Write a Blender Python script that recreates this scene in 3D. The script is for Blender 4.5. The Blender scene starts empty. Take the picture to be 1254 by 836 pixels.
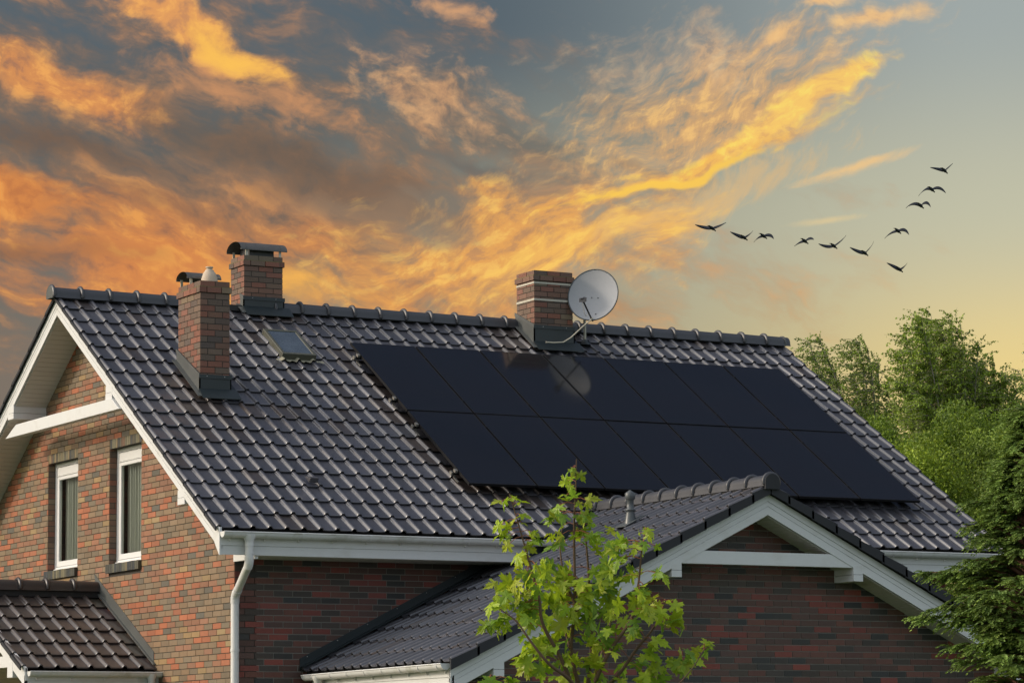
import bpy, bmesh, math, random
import numpy as np
from mathutils import Vector, Matrix, noise as mnoise
R = math.radians
sc = bpy.context.scene
col = sc.collection
random.seed(7)

# ------------------------------------------------------------------ camera
CAM = Vector((-16.28, -36.625, -3.065))
YAW, PITCH, ROLL, FPX = 0.5101, 0.1323, -0.0096, 3940.5
_f = Vector((math.sin(YAW) * math.cos(PITCH), math.cos(YAW) * math.cos(PITCH), math.sin(PITCH)))
_r = Vector((math.cos(YAW), -math.sin(YAW), 0)); _u = _r.cross(_f)
_c, _s = math.cos(ROLL), math.sin(ROLL)
RIGHT = _c * _r + _s * _u; UP = -_s * _r + _c * _u; FWD = _f
cam = bpy.data.cameras.new('camera'); camo = bpy.data.objects.new('camera', cam); col.objects.link(camo)
cam.sensor_width = 36; cam.lens = 36 * FPX / 1254; cam.clip_end = 5000; cam.clip_start = 0.5
m = Matrix((RIGHT, UP, -FWD)).transposed().to_4x4(); m.translation = CAM
camo.matrix_world = m
sc.camera = camo

# ------------------------------------------------------------------ light
SUN_EL, SUN_AZ = R(24), R(-64)          # azimuth measured from +Y towards +X
sun = bpy.data.lights.new('sun', 'SUN'); suno = bpy.data.objects.new('sun', sun); col.objects.link(suno)
sun.energy = 2.0; sun.angle = R(7); sun.color = (1.0, 0.86, 0.70)
sd = Vector((math.sin(SUN_AZ) * math.cos(SUN_EL), math.cos(SUN_AZ) * math.cos(SUN_EL), math.sin(SUN_EL)))
suno.rotation_euler = sd.to_track_quat('Z', 'Y').to_euler()
sc.view_settings.view_transform = 'Standard'; sc.view_settings.look = 'None'
sc.view_settings.exposure = 0.0; sc.view_settings.gamma = 1.0; sc.view_settings.use_curve_mapping = False
sc.cycles.max_bounces = 6; sc.cycles.transparent_max_bounces = 8
sc.cycles.use_denoising = True


def srgb(r, g, b):
    return tuple(((c / 255) / 12.92 if c / 255 < 0.04045 else ((c / 255 + 0.055) / 1.055) ** 2.4) for c in (r, g, b))


# ------------------------------------------------------------------ node helper
class V:
    """a socket (or number) in a node tree, with operators"""
    nt = None
    def __init__(s, k): s.k = k
    @staticmethod
    def m(op, *a, clamp=False):
        n = V.nt.nodes.new('ShaderNodeMath'); n.operation = op; n.use_clamp = clamp
        for i, x in enumerate(a):
            x = x.k if isinstance(x, V) else x
            if isinstance(x, (int, float)): n.inputs[i].default_value = x
            else: V.nt.links.new(x, n.inputs[i])
        return V(n.outputs[0])
    def __add__(s, o): return V.m('ADD', s, o)
    __radd__ = __add__
    def __sub__(s, o): return V.m('SUBTRACT', s, o)
    def __rsub__(s, o): return V.m('SUBTRACT', o, s)
    def __mul__(s, o): return V.m('MULTIPLY', s, o)
    __rmul__ = __mul__
    def __truediv__(s, o): return V.m('DIVIDE', s, o)
    def clamp(s): return V.m('ADD', s, 0.0, clamp=True)


def sstep(x, a, b):
    n = V.nt.nodes.new('ShaderNodeMapRange'); n.interpolation_type = 'SMOOTHSTEP'
    V.nt.links.new(x.k, n.inputs['Value'])
    n.inputs['From Min'].default_value = a; n.inputs['From Max'].default_value = b
    return V(n.outputs['Result'])


def mixc(f, a, b, mode='MIX'):
    n = V.nt.nodes.new('ShaderNodeMix'); n.data_type = 'RGBA'; n.blend_type = mode; n.clamp_factor = True
    for k, x in ((0, f), (6, a), (7, b)):
        x = x.k if isinstance(x, V) else x
        if isinstance(x, (int, float)): n.inputs[k].default_value = x
        elif isinstance(x, tuple): n.inputs[k].default_value = (*x[:3], 1)
        else: V.nt.links.new(x, n.inputs[k])
    return V(n.outputs[2])


def comb(x, y, z=0.0):
    n = V.nt.nodes.new('ShaderNodeCombineXYZ')
    for i, a in enumerate((x, y, z)):
        if isinstance(a, V): V.nt.links.new(a.k, n.inputs[i])
        else: n.inputs[i].default_value = a
    return V(n.outputs[0])


def noise(vec, scale, detail=6, rough=0.55, dist=0.0, lac=2.0):
    n = V.nt.nodes.new('ShaderNodeTexNoise'); V.nt.links.new(vec.k, n.inputs['Vector'])
    n.inputs['Scale'].default_value = scale; n.inputs['Detail'].default_value = detail
    n.inputs['Roughness'].default_value = rough; n.inputs['Distortion'].default_value = dist
    n.inputs['Lacunarity'].default_value = lac
    return V(n.outputs[0])


# ------------------------------------------------------------------ sky
SKY = 0.10
w = bpy.data.worlds.new('World'); sc.world = w; w.use_nodes = True
w.cycles.sampling_method = 'MANUAL'; w.cycles.sample_map_resolution = 256
nt = w.node_tree; nt.nodes.clear(); V.nt = nt
out = nt.nodes.new('ShaderNodeOutputWorld'); bg = nt.nodes.new('ShaderNodeBackground')
bg.inputs['Strength'].default_value = SKY
nt.links.new(bg.outputs[0], out.inputs[0])
sky = nt.nodes.new('ShaderNodeTexSky'); sky.sky_type = 'NISHITA'; sky.sun_disc = False
sky.sun_elevation = SUN_EL; sky.sun_rotation = SUN_AZ; sky.air_density = 1.2; sky.dust_density = 2.5
tc = nt.nodes.new('ShaderNodeTexCoord'); sep = nt.nodes.new('ShaderNodeSeparateXYZ')
nt.links.new(tc.outputs['Generated'], sep.inputs[0])
dx, dy, dz = (V(sep.outputs[i]) for i in range(3))
az = V.m('ARCTAN2', dx, dy) - YAW                  # azimuth from the heading of the sunset
el = V.m('ARCSINE', dz)
U = az * 39.4 + 6.27                               # hundredths of the sunset's width
W = (el - PITCH) * -39.4 + 4.18                    # downwards
UW = comb(U, W)
warp1 = noise(UW, 0.55, 3, 0.5); warp2 = noise(comb(U + 31.0, W + 7.0), 0.55, 3, 0.5)
Uw = U + (warp1 - 0.5) * 1.5; Ww = W + (warp2 - 0.5) * 1.1


def rotc(u, v, cx, cy, ang):
    c, s = math.cos(R(ang)), math.sin(R(ang))
    x = u - cx; y = v - cy
    return x * c + y * s, y * c - x * s


def blob(cx, cy, ang, a, b, soft=1.0, u=None, v=None):
    x, y = rotc(u or Uw, v or Ww, cx, cy, ang)
    x = x / a; y = y / b
    return ((1.0 - V.m('SQRT', x * x + y * y)) * soft)


def streaks(ang, sx, sy, scale, det=7, rough=0.6, dist=0.4, off=0.0):
    x, y = rotc(U, W, 0, 0, ang)
    return noise(comb(x * sx + off, y * sy), scale, det, rough, dist)


wv1 = noise(comb(U + 3.0, W), 2.2, 4, 0.6); wv2 = noise(comb(U, W + 9.0), 2.2, 4, 0.6)
Us = U + (wv1 - 0.5) * 0.16 + (warp1 - 0.5) * 1.1; Ws = W + (wv2 - 0.5) * 0.14 + (warp2 - 0.5) * 0.8


def streaks(ang, sx, sy, scale, det=7, rough=0.64, off=0.0):
    x, y = rotc(Us, Ws, 0, 0, ang)
    return noise(comb(x * sx + off, y * sy), scale, det, rough, 0.0)


nL = streaks(18, 0.5, 1.3, 1.0, 6, 0.56)                 # left texture, falls to the right
nLf = streaks(22, 0.75, 1.6, 2.6, 5, 0.58, 5.0)
nR = streaks(-19, 0.42, 1.5, 1.2, 6, 0.58, 11.0)   # right texture, rises to the right
nRf = streaks(-24, 0.7, 1.8, 3.0, 5, 0.62, 17.0)
nK = streaks(-58, 0.45, 1.5, 4.2, 4, 0.62, 3.0)    # combed feathers
nC = noise(comb(Us, Ws), 1.4, 6, 0.58)
nF = noise(comb(Us, Ws * 1.3), 3.4, 6, 0.60)


def ramp3(f, c0, c1, c2, lo=0.36, hi=0.64):
    m_ = (lo + hi) / 2
    return mixc(sstep(f, m_, hi), mixc(sstep(f, lo, m_), c0, c1), c2)


# clear sky
top = mixc(sstep(U, 5.5, 12.5), srgb(90, 103, 112), srgb(163, 172, 170))
top = mixc(sstep(W, 0.3, -7.0), top, srgb(72, 84, 108))
mid = mixc(sstep(U, 1.0, 13.0), srgb(108, 112, 108), srgb(198, 196, 170))
hor = mixc(sstep(U, 0.0, 7.0), srgb(128, 116, 104), srgb(186, 174, 138))
hor = mixc(sstep(U, 7.5, 12.8), hor, srgb(240, 214, 142))
base = mixc(sstep(W, 0.2, 3.0), top, mid)
base = mixc(sstep(W, 2.6, 5.0), base, hor)
col_ = base


def layer(base, dens, color):
    return mixc(dens, base, color)


# thin dusty veil over the left and centre
veil = sstep(blob(2.6, 2.2, 12, 7.2, 2.6) * 1.1 + (nL - 0.5) * 2.0 + (nLf - 0.5) * 0.8, -0.15, 0.85)
vc = ramp3(nL * 0.45 + nLf * 0.55, srgb(100, 96, 92), srgb(128, 108, 92), srgb(170, 130, 98), 0.36, 0.66)
vc = mixc(sstep(W, 1.6, 3.4), vc, ramp3(nL * 0.4 + nLf * 0.6, srgb(140, 104, 80), srgb(184, 126, 80), srgb(218, 150, 88), 0.38, 0.62))
col_ = layer(col_, veil * 0.80, vc)
# warm wisps everywhere on the left
wi = sstep((nLf * 0.5 + nL * 0.5) + blob(3.0, 1.5, 20, 6.0, 2.2) * 0.10, 0.52, 0.74)
col_ = layer(col_, wi * 0.40 * sstep(U, 8.0, 5.0), srgb(214, 150, 100))
# low orange mass behind the chimneys
lo_ = sstep(blob(2.3, 3.35, 7, 4.2, 1.12) * 1.1 + (nL - 0.5) * 2.2 + (nLf - 0.5) * 0.9, 0.0, 1.0)
lc = ramp3(nL * 0.4 + nLf * 0.6, srgb(190, 120, 78), srgb(220, 140, 80), srgb(242, 166, 86), 0.38, 0.62)
lc = mixc(sstep(blob(3.6, 3.5, 6, 1.6, 0.5), 0.0, 0.9), lc, srgb(248, 184, 90))
col_ = layer(col_, lo_ * 0.92, lc)
l2 = sstep(blob(0.3, 2.4, 12, 1.4, 0.42) + (nL - 0.5) * 1.7 + (nF - 0.5) * 0.8, 0.0, 0.8)
col_ = layer(col_, l2 * 0.8, ramp3(nLf, srgb(206, 126, 70), srgb(226, 142, 74), srgb(240, 160, 82)))
for (cx, cy, an, aa, bb, op, cc_) in ((3.4, 1.95, 16, 3.6, 0.42, 0.72, (108, 92, 80)), (0.6, 1.82, 10, 2.4, 0.26, 0.65, (120, 94, 76)), (0.2, 3.0, 6, 1.7, 0.24, 0.55, (134, 98, 76)),
                                     (3.3, 3.15, 10, 1.1, 0.18, 0.5, (168, 124, 92)), (4.9, 2.6, 8, 1.6, 0.30, 0.6, (140, 122, 104)), (6.6, 1.75, 10, 1.6, 0.25, 0.6, (112, 112, 106)), (5.9, 2.05, 14, 1.3, 0.16, 0.6, (104, 104, 102)), (5.6, 2.45, 4, 1.1, 0.22, 0.7, (124, 124, 116)), (2.2, 2.55, 12, 1.6, 0.16, 0.45, (140, 106, 84)), (5.0, 0.75, 12, 1.8, 0.30, 0.7, (96, 106, 112))):
    dk = sstep(blob(cx, cy, an, aa, bb) * 0.9 + (nL - 0.5) * 1.5 + (nLf - 0.5) * 0.7, 0.0, 0.85)
    col_ = layer(col_, dk * op, srgb(*cc_))
# left bank, lit
lb = sstep(blob(0.7, 1.15, 18, 1.8, 0.5) + (nL - 0.5) * 1.5 + (nF - 0.5) * 0.8, 0.0, 0.75)
lbc = ramp3(nLf * 0.5 + nF * 0.5, srgb(190, 130, 92), srgb(220, 148, 90), srgb(244, 172, 96), 0.40, 0.60)
col_ = layer(col_, lb * 0.95, lbc)
# bright diagonal plume, upper left
pl = sstep(blob(2.35, 0.42, 29, 1.45, 0.36) + (nL - 0.5) * 1.1 + (nF - 0.5) * 0.9, 0.0, 0.6)
plc = mixc(sstep(blob(2.85, 0.72, 27, 0.9, 0.36) + (nF - 0.5) * 0.9, 0.0, 0.9), ramp3(nF, srgb(206, 146, 100), srgb(228, 160, 98), srgb(244, 176, 100)), srgb(255, 196, 92))
col_ = layer(col_, pl, plc)
tl = sstep(blob(2.9, 1.15, 20, 1.9, 0.42) * 0.8 + (nLf - 0.5) * 1.8 + (nF - 0.5) * 1.0, 0.05, 0.9)
col_ = layer(col_, tl * 0.5, srgb(216, 154, 106))
# thin peach cloud in the middle
mp = sstep(blob(5.3, 1.3, 14, 1.6, 0.55) * 0.8 + (nLf - 0.5) * 1.8 + (nF - 0.5) * 1.2, 0.05, 0.95)
col_ = layer(col_, mp * 0.7, ramp3(nF, srgb(176, 142, 116), srgb(214, 166, 122), srgb(238, 184, 130)))
# orange patches low centre
ce = sstep(blob(6.1, 3.1, -5, 2.8, 1.0) + (nC - 0.5) * 1.8 + (nRf - 0.5) * 1.3, 0.0, 0.9)
cec = ramp3(nRf * 0.5 + nF * 0.5, srgb(204, 150, 100), srgb(236, 170, 94), srgb(252, 196, 104), 0.40, 0.60)
col_ = layer(col_, ce * 0.92, cec)
c3 = sstep(blob(7.2, 3.05, -16, 2.2, 0.36) + (nR - 0.5) * 1.4 + (nRf - 0.5) * 0.9, 0.0, 0.8)
col_ = layer(col_, c3 * 0.85, ramp3(nRf, srgb(232, 172, 100), srgb(248, 190, 100), srgb(255, 206, 104)))
gg = sstep(blob(5.3, 2.75, 12, 0.9, 0.3) + (nC - 0.5) * 1.6, 0.1, 0.8)
col_ = layer(col_, gg * 0.6, srgb(128, 126, 116))
# right wing of the cloud: feathery body, then the bright spine under it
fb = sstep(blob(8.7, 1.4, -20, 2.7, 0.85) * 1.1 + (nK - 0.5) * 0.9 + (nR - 0.5) * 1.5 + (nRf - 0.5) * 1.0, 0.0, 1.0)
fbc = ramp3(nK * 0.4 + nRf * 0.6, srgb(160, 142, 118), srgb(214, 168, 116), srgb(250, 198, 122), 0.38, 0.62)
col_ = layer(col_, fb * 0.9, fbc)
fl = sstep(blob(8.8, 2.45, -20, 2.1, 0.42) + (nK - 0.5) * 2.0, 0.05, 0.95)
col_ = layer(col_, fl * 0.5, srgb(236, 190, 124))
s2_ = sstep(blob(8.7, 1.98, -19, 2.5, 0.20) + (nR - 0.5) * 1.1 + (nRf - 0.5) * 0.9, 0.0, 0.75)
col_ = layer(col_, s2_ * 0.9, ramp3(nRf * 0.6 + nF * 0.4, srgb(226, 168, 98), srgb(250, 190, 94), srgb(255, 212, 96), 0.40, 0.60))
sp = sstep(blob(10.0, 1.32, -27, 1.55, 0.22) + (nR - 0.5) * 1.0 + (nF - 0.5) * 0.9, 0.0, 0.6)
col_ = layer(col_, sp * 0.96, ramp3(nRf * 0.5 + nF * 0.5, srgb(236, 184, 112), srgb(252, 204, 110), srgb(255, 222, 112), 0.40, 0.60))
ed = sstep(blob(8.2, 2.24, -16, 1.8, 0.09) + (nRf - 0.5) * 1.0, 0.0, 0.7)
col_ = layer(col_, ed * 0.9, srgb(255, 206, 88))
tp = sstep(blob(8.8, 0.65, 0, 2.4, 0.55) * 0.8 + (nC - 0.5) * 1.6 + (nRf - 0.5) * 1.6, 0.1, 1.1)
col_ = layer(col_, tp * 0.65, ramp3(nF, srgb(178, 152, 128), srgb(228, 184, 136), srgb(246, 204, 150)))
for (cx, cy, an, aa, bb) in ((10.9, 0.32, -12, 0.6, 0.22), (11.75, 0.12, -10, 0.35, 0.10), (9.7, 0.5, -20, 0.5, 0.18), (10.3, 0.18, -8, 0.5, 0.12)):
    tr = sstep(blob(cx, cy, an, aa, bb) * 0.9 + (nC - 0.5) * 1.2 + (nF - 0.5) * 1.0, 0.0, 0.7)
    col_ = layer(col_, tr * 0.85, ramp3(nF, srgb(226, 180, 130), srgb(246, 196, 132), srgb(252, 206, 140)))
ts = sstep(blob(5.55, 0.14, 22, 0.55, 0.20) * 0.8 + (nC - 0.5) * 1.5 + (nF - 0.5) * 1.4, 0.0, 0.85)
col_ = layer(col_, ts * 0.75, srgb(230, 172, 122))
st = sstep(blob(10.5, 2.14, -15, 0.95, 0.10, 1, U, W) + (nRf - 0.5) * 1.4, 0.0, 0.95)
col_ = layer(col_, st * 0.8, srgb(246, 202, 138))
st = sstep(blob(10.2, 2.77, -6, 0.55, 0.06, 1, U, W) + (nRf - 0.5) * 1.3, 0.0, 0.95)
col_ = layer(col_, st * 0.5, srgb(240, 210, 150))

sunset = mixc(1.0, col_, (1 / SKY * 0.96,) * 3, 'MULTIPLY')
gen = mixc(0.55, V(sky.outputs[0]), (4.2, 4.4, 4.75))
gen = mixc(1.0, gen, (1.75, 1.75, 1.75), 'MULTIPLY')
# bright haze high on the sunny side
Lh = Vector((-0.62, 0.36, 0.70)).normalized()
lob = V.m('POWER', (dx * Lh.x + dy * Lh.y + dz * Lh.z).clamp(), 7.0) * 25.0
gen = mixc(1.0, gen, comb(lob * 1.0, lob * 0.93, lob * 0.84), 'ADD')
d2 = V.m('SQRT', (az * az) * 0.8 + (el * el) * 0.8)
wgt = 1.0 - sstep(d2, 0.84, 1.40)
final = mixc(wgt, gen, sunset)
nt.links.new(final.k, bg.inputs['Color'])


# ------------------------------------------------------------------ materials
def mat(name, color=(0.5, 0.5, 0.5), rough=0.5, spec=0.5, metal=0.0, attr=None, var=0.0, vscale=3.0, bump=0.0, bscale=40.0,
        transl=0.0, coat=0.0, stretch=(1, 1, 1), tint=None):
    m = bpy.data.materials.new(name); m.use_nodes = True; nt = m.node_tree; V.nt = nt
    b = nt.nodes['Principled BSDF']
    b.inputs['Roughness'].default_value = rough; b.inputs['Metallic'].default_value = metal
    b.inputs['Specular IOR Level'].default_value = spec
    b.inputs['Coat Weight'].default_value = coat; b.inputs['Coat Roughness'].default_value = 0.15
    tc = nt.nodes.new('ShaderNodeTexCoord'); mp = nt.nodes.new('ShaderNodeMapping')
    nt.links.new(tc.outputs['Object'], mp.inputs[0]); mp.inputs['Scale'].default_value = stretch
    vec = V(mp.outputs[0])
    if attr:
        a = nt.nodes.new('ShaderNodeAttribute'); a.attribute_name = attr; c = V(a.outputs['Color'])
    else:
        c = color
    if var:
        n1 = noise(vec, vscale, 5, 0.6); n2 = noise(vec, vscale * 9, 4, 0.6)
        f = (n1 - 0.5) * 1.6 + (n2 - 0.5) * 0.9
        f = (f * var + 1.0)
        g = comb(f, f, f)
        c = mixc(1.0, c, g, 'MULTIPLY')
        if tint: c = mixc(sstep(n1, 0.48, 0.72), c, tint)
        rr = (n1 - 0.5) * (0.25) + rough
        nt.links.new(rr.k, b.inputs['Roughness'])
    if isinstance(c, V): nt.links.new(c.k, b.inputs['Base Color'])
    else: b.inputs['Base Color'].default_value = (*c, 1)
    if bump:
        bn = nt.nodes.new('ShaderNodeBump'); bn.inputs['Strength'].default_value = bump; bn.inputs['Distance'].default_value = 0.01
        nn = noise(vec, bscale, 5, 0.6); nt.links.new(nn.k, bn.inputs['Height']); nt.links.new(bn.outputs[0], b.inputs['Normal'])
    if transl:
        t = nt.nodes.new('ShaderNodeBsdfTranslucent'); mx = nt.nodes.new('ShaderNodeMixShader'); mx.inputs[0].default_value = transl
        if isinstance(c, V):
            nt.links.new(mixc(1.0, c, (1.0, 1.0, 0.6), 'MULTIPLY').k, t.inputs['Color'])
        else: t.inputs['Color'].default_value = (*c, 1)
        nt.links.new(b.outputs[0], mx.inputs[1]); nt.links.new(t.outputs[0], mx.inputs[2])
        nt.links.new(mx.outputs[0], nt.nodes['Material Output'].inputs['Surface'])
    return m


M = {}
M['tile'] = mat('roof_tile_glaze', rough=0.33, spec=1.0, attr='tint', var=0.30, vscale=0.9, bump=0.10, bscale=60)
M['tile_flat'] = mat('tile_side', (0.040, 0.041, 0.045), 0.75, 0.2, var=0.2, vscale=5)
M['ridge'] = mat('ridge_glaze', (0.045, 0.046, 0.052), 0.42, 0.55, var=0.15, vscale=3)
M['ridge_brown'] = mat('ridge_glaze_brown', (0.040, 0.032, 0.030), 0.36, 0.6, var=0.15, vscale=3)
M['brick'] = mat('clinker_brick', rough=0.55, spec=0.45, attr='tint', var=0.28, vscale=4, bump=0.35, bscale=55)
M['mortar'] = mat('mortar', (0.24, 0.23, 0.205), 0.95, 0.1, var=0.2, vscale=3, bump=0.3, bscale=150)
M['mortar_dark'] = mat('mortar_dark', (0.075, 0.068, 0.060), 0.95, 0.1, var=0.2, vscale=3, bump=0.3, bscale=150)
M['white'] = mat('white_painted_board', (0.66, 0.665, 0.655), 0.5, 0.35, var=0.09, vscale=2.0, bump=0.04, bscale=18, stretch=(1.2, 1.2, 2), tint=(0.60, 0.595, 0.57))
M['soffit'] = mat('soffit_board', (0.60, 0.585, 0.54), 0.55, 0.35, var=0.05, vscale=2)
M['gutter'] = mat('gutter_plastic', (0.66, 0.66, 0.645), 0.4, 0.45, var=0.16, vscale=4, tint=(0.50, 0.50, 0.45))
M['flash'] = mat('dark_green_sheet_metal', (0.012, 0.020, 0.022), 0.38, 0.5, var=0.2, vscale=3)
M['flash_grey'] = mat('grey_sheet_metal', (0.085, 0.09, 0.085), 0.45, 0.5, var=0.3, vscale=4)
M['apron'] = mat('beige_lead_apron', (0.30, 0.28, 0.20), 0.7, 0.3, var=0.3, vscale=12)
M['pvframe'] = mat('black_anodised_frame', (0.006, 0.006, 0.007), 0.5, 0.25)
M['alu'] = mat('aluminium_hardware', (0.45, 0.45, 0.44), 0.4, 0.5, metal=0.8, var=0.2, vscale=20)
M['hook'] = mat('dull_steel_hook', (0.20, 0.19, 0.17), 0.6, 0.4, metal=0.5, var=0.4, vscale=20)
M['dish'] = mat('light_grey_dish_paint', (0.36, 0.37, 0.385), 0.75, 0.2, var=0.06, vscale=2.5)
M['darkplastic'] = mat('dark_plastic', (0.03, 0.03, 0.032), 0.45)
M['cable'] = mat('pale_cable', (0.50, 0.46, 0.36), 0.5)
M['strap'] = mat('pale_steel_strap', (0.50, 0.47, 0.38), 0.45, 0.5, var=0.2, vscale=8)
M['cowl'] = mat('weathered_zinc_cowl', (0.11, 0.105, 0.10), 0.5, 0.5, metal=0.3, var=0.5, vscale=7)
M['pot'] = mat('cream_clay_pot', (0.52, 0.42, 0.32), 0.7, 0.3, var=0.1, vscale=8)
M['moss'] = mat('mossy_mortar_top', (0.16, 0.14, 0.07), 0.95, 0.1, var=0.5, vscale=14)
M['vent'] = mat('grey_vent_plastic', (0.075, 0.085, 0.088), 0.4, 0.5, var=0.1, vscale=6)
M['winframe'] = mat('white_window_profile', (0.76, 0.76, 0.75), 0.3, 0.5)
M['olive'] = mat('olive_roof_window_cladding', (0.085, 0.085, 0.062), 0.4, 0.5, var=0.12, vscale=5)
M['curtain'] = mat('grey_green_curtain', (0.55, 0.57, 0.52), 0.9, 0.1, var=0.6, vscale=9, stretch=(1, 1, 0.01))
M['dark'] = mat('dark_room', (0.02, 0.02, 0.02), 0.9)
M['bark'] = mat('maple_bark', (0.13, 0.085, 0.055), 0.8, 0.2, var=0.3, vscale=20)
M['birchbark'] = mat('birch_bark', (0.26, 0.24, 0.19), 0.8, 0.2, var=0.5, vscale=9)
M['conbark'] = mat('conifer_bark', (0.13, 0.07, 0.045), 0.9, 0.1, var=0.3, vscale=12)
M['mleaf'] = mat('maple_leaf', rough=0.42, spec=0.4, attr='tint', transl=0.5, var=0.12, vscale=30)
M['leaf'] = mat('tree_leaf', rough=0.55, spec=0.3, attr='tint', transl=0.30)
M['conleaf'] = mat('conifer_spray', rough=0.6, spec=0.25, attr='tint', transl=0.25)
M['bird'] = mat('dark_feathers', (0.028, 0.032, 0.042), 0.7, 0.2, var=0.3, vscale=3)
M['ground'] = mat('grass_ground', (0.055, 0.085, 0.030), 0.95, 0.1, var=0.5, vscale=0.8, bump=0.5, bscale=6)


def glass_mat(name, tint, rough=0.02):
    m = bpy.data.materials.new(name); m.use_nodes = True; nt = m.node_tree
    nt.nodes.clear(); o = nt.nodes.new('ShaderNodeOutputMaterial')
    g = nt.nodes.new('ShaderNodeBsdfGlossy'); g.inputs['Roughness'].default_value = rough; g.inputs['Color'].default_value = (0.9, 0.9, 0.9, 1)
    t = nt.nodes.new('ShaderNodeBsdfTransparent'); t.inputs['Color'].default_value = (*tint, 1)
    f = nt.nodes.new('ShaderNodeFresnel'); f.inputs['IOR'].default_value = 1.6
    mx = nt.nodes.new('ShaderNodeMixShader')
    nt.links.new(f.outputs[0], mx.inputs[0]); nt.links.new(t.outputs[0], mx.inputs[1]); nt.links.new(g.outputs[0], mx.inputs[2])
    nt.links.new(mx.outputs[0], o.inputs[0])
    return m


M['glass'] = glass_mat('window_glass', (0.80, 0.84, 0.82))
M['skyglass'] = mat('roof_window_glass', (0.085, 0.105, 0.125), 0.05, 0.7, coat=0.6, var=0.5, vscale=4)


def pv_mat(name, across):
    m = bpy.data.materials.new(name); m.use_nodes = True; nt = m.node_tree; V.nt = nt
    b = nt.nodes['Principled BSDF']
    b.inputs['Roughness'].default_value = 0.10; b.inputs['Specular IOR Level'].default_value = 0.34
    tc = nt.nodes.new('ShaderNodeTexCoord'); sp = nt.nodes.new('ShaderNodeSeparateXYZ'); nt.links.new(tc.outputs['Object'], sp.inputs[0])
    x, y = V(sp.outputs[0]), V(sp.outputs[1])
    k = (y if across else x)
    l = V.m('PINGPONG', k * (26.0 if not across else 22.0), 0.5) * 2.0
    line = sstep(l, 0.72, 0.98)
    cell = sstep(V.m('PINGPONG', (x + 0.0) * (6 / 1.034), 0.5) * 2.0, 0.0, 0.035) * sstep(V.m('PINGPONG', y * (12 / 2.11), 0.5) * 2.0, 0.0, 0.03)
    n = noise(V(tc.outputs['Object']), 1.3, 3, 0.5)
    c = mixc(line, (0.0080, 0.0088, 0.0110), (0.0190, 0.0205, 0.0255))
    c = mixc(cell, (0.004, 0.004, 0.006), c)
    c = mixc(sstep(n, 0.35, 0.7) * 0.30, c, (0.012, 0.010, 0.010))
    nt.links.new(c.k, b.inputs['Base Color'])
    return m


M['pv'] = pv_mat('solar_cells', False); M['pv2'] = pv_mat('solar_cells_cross_lined', True)


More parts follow.
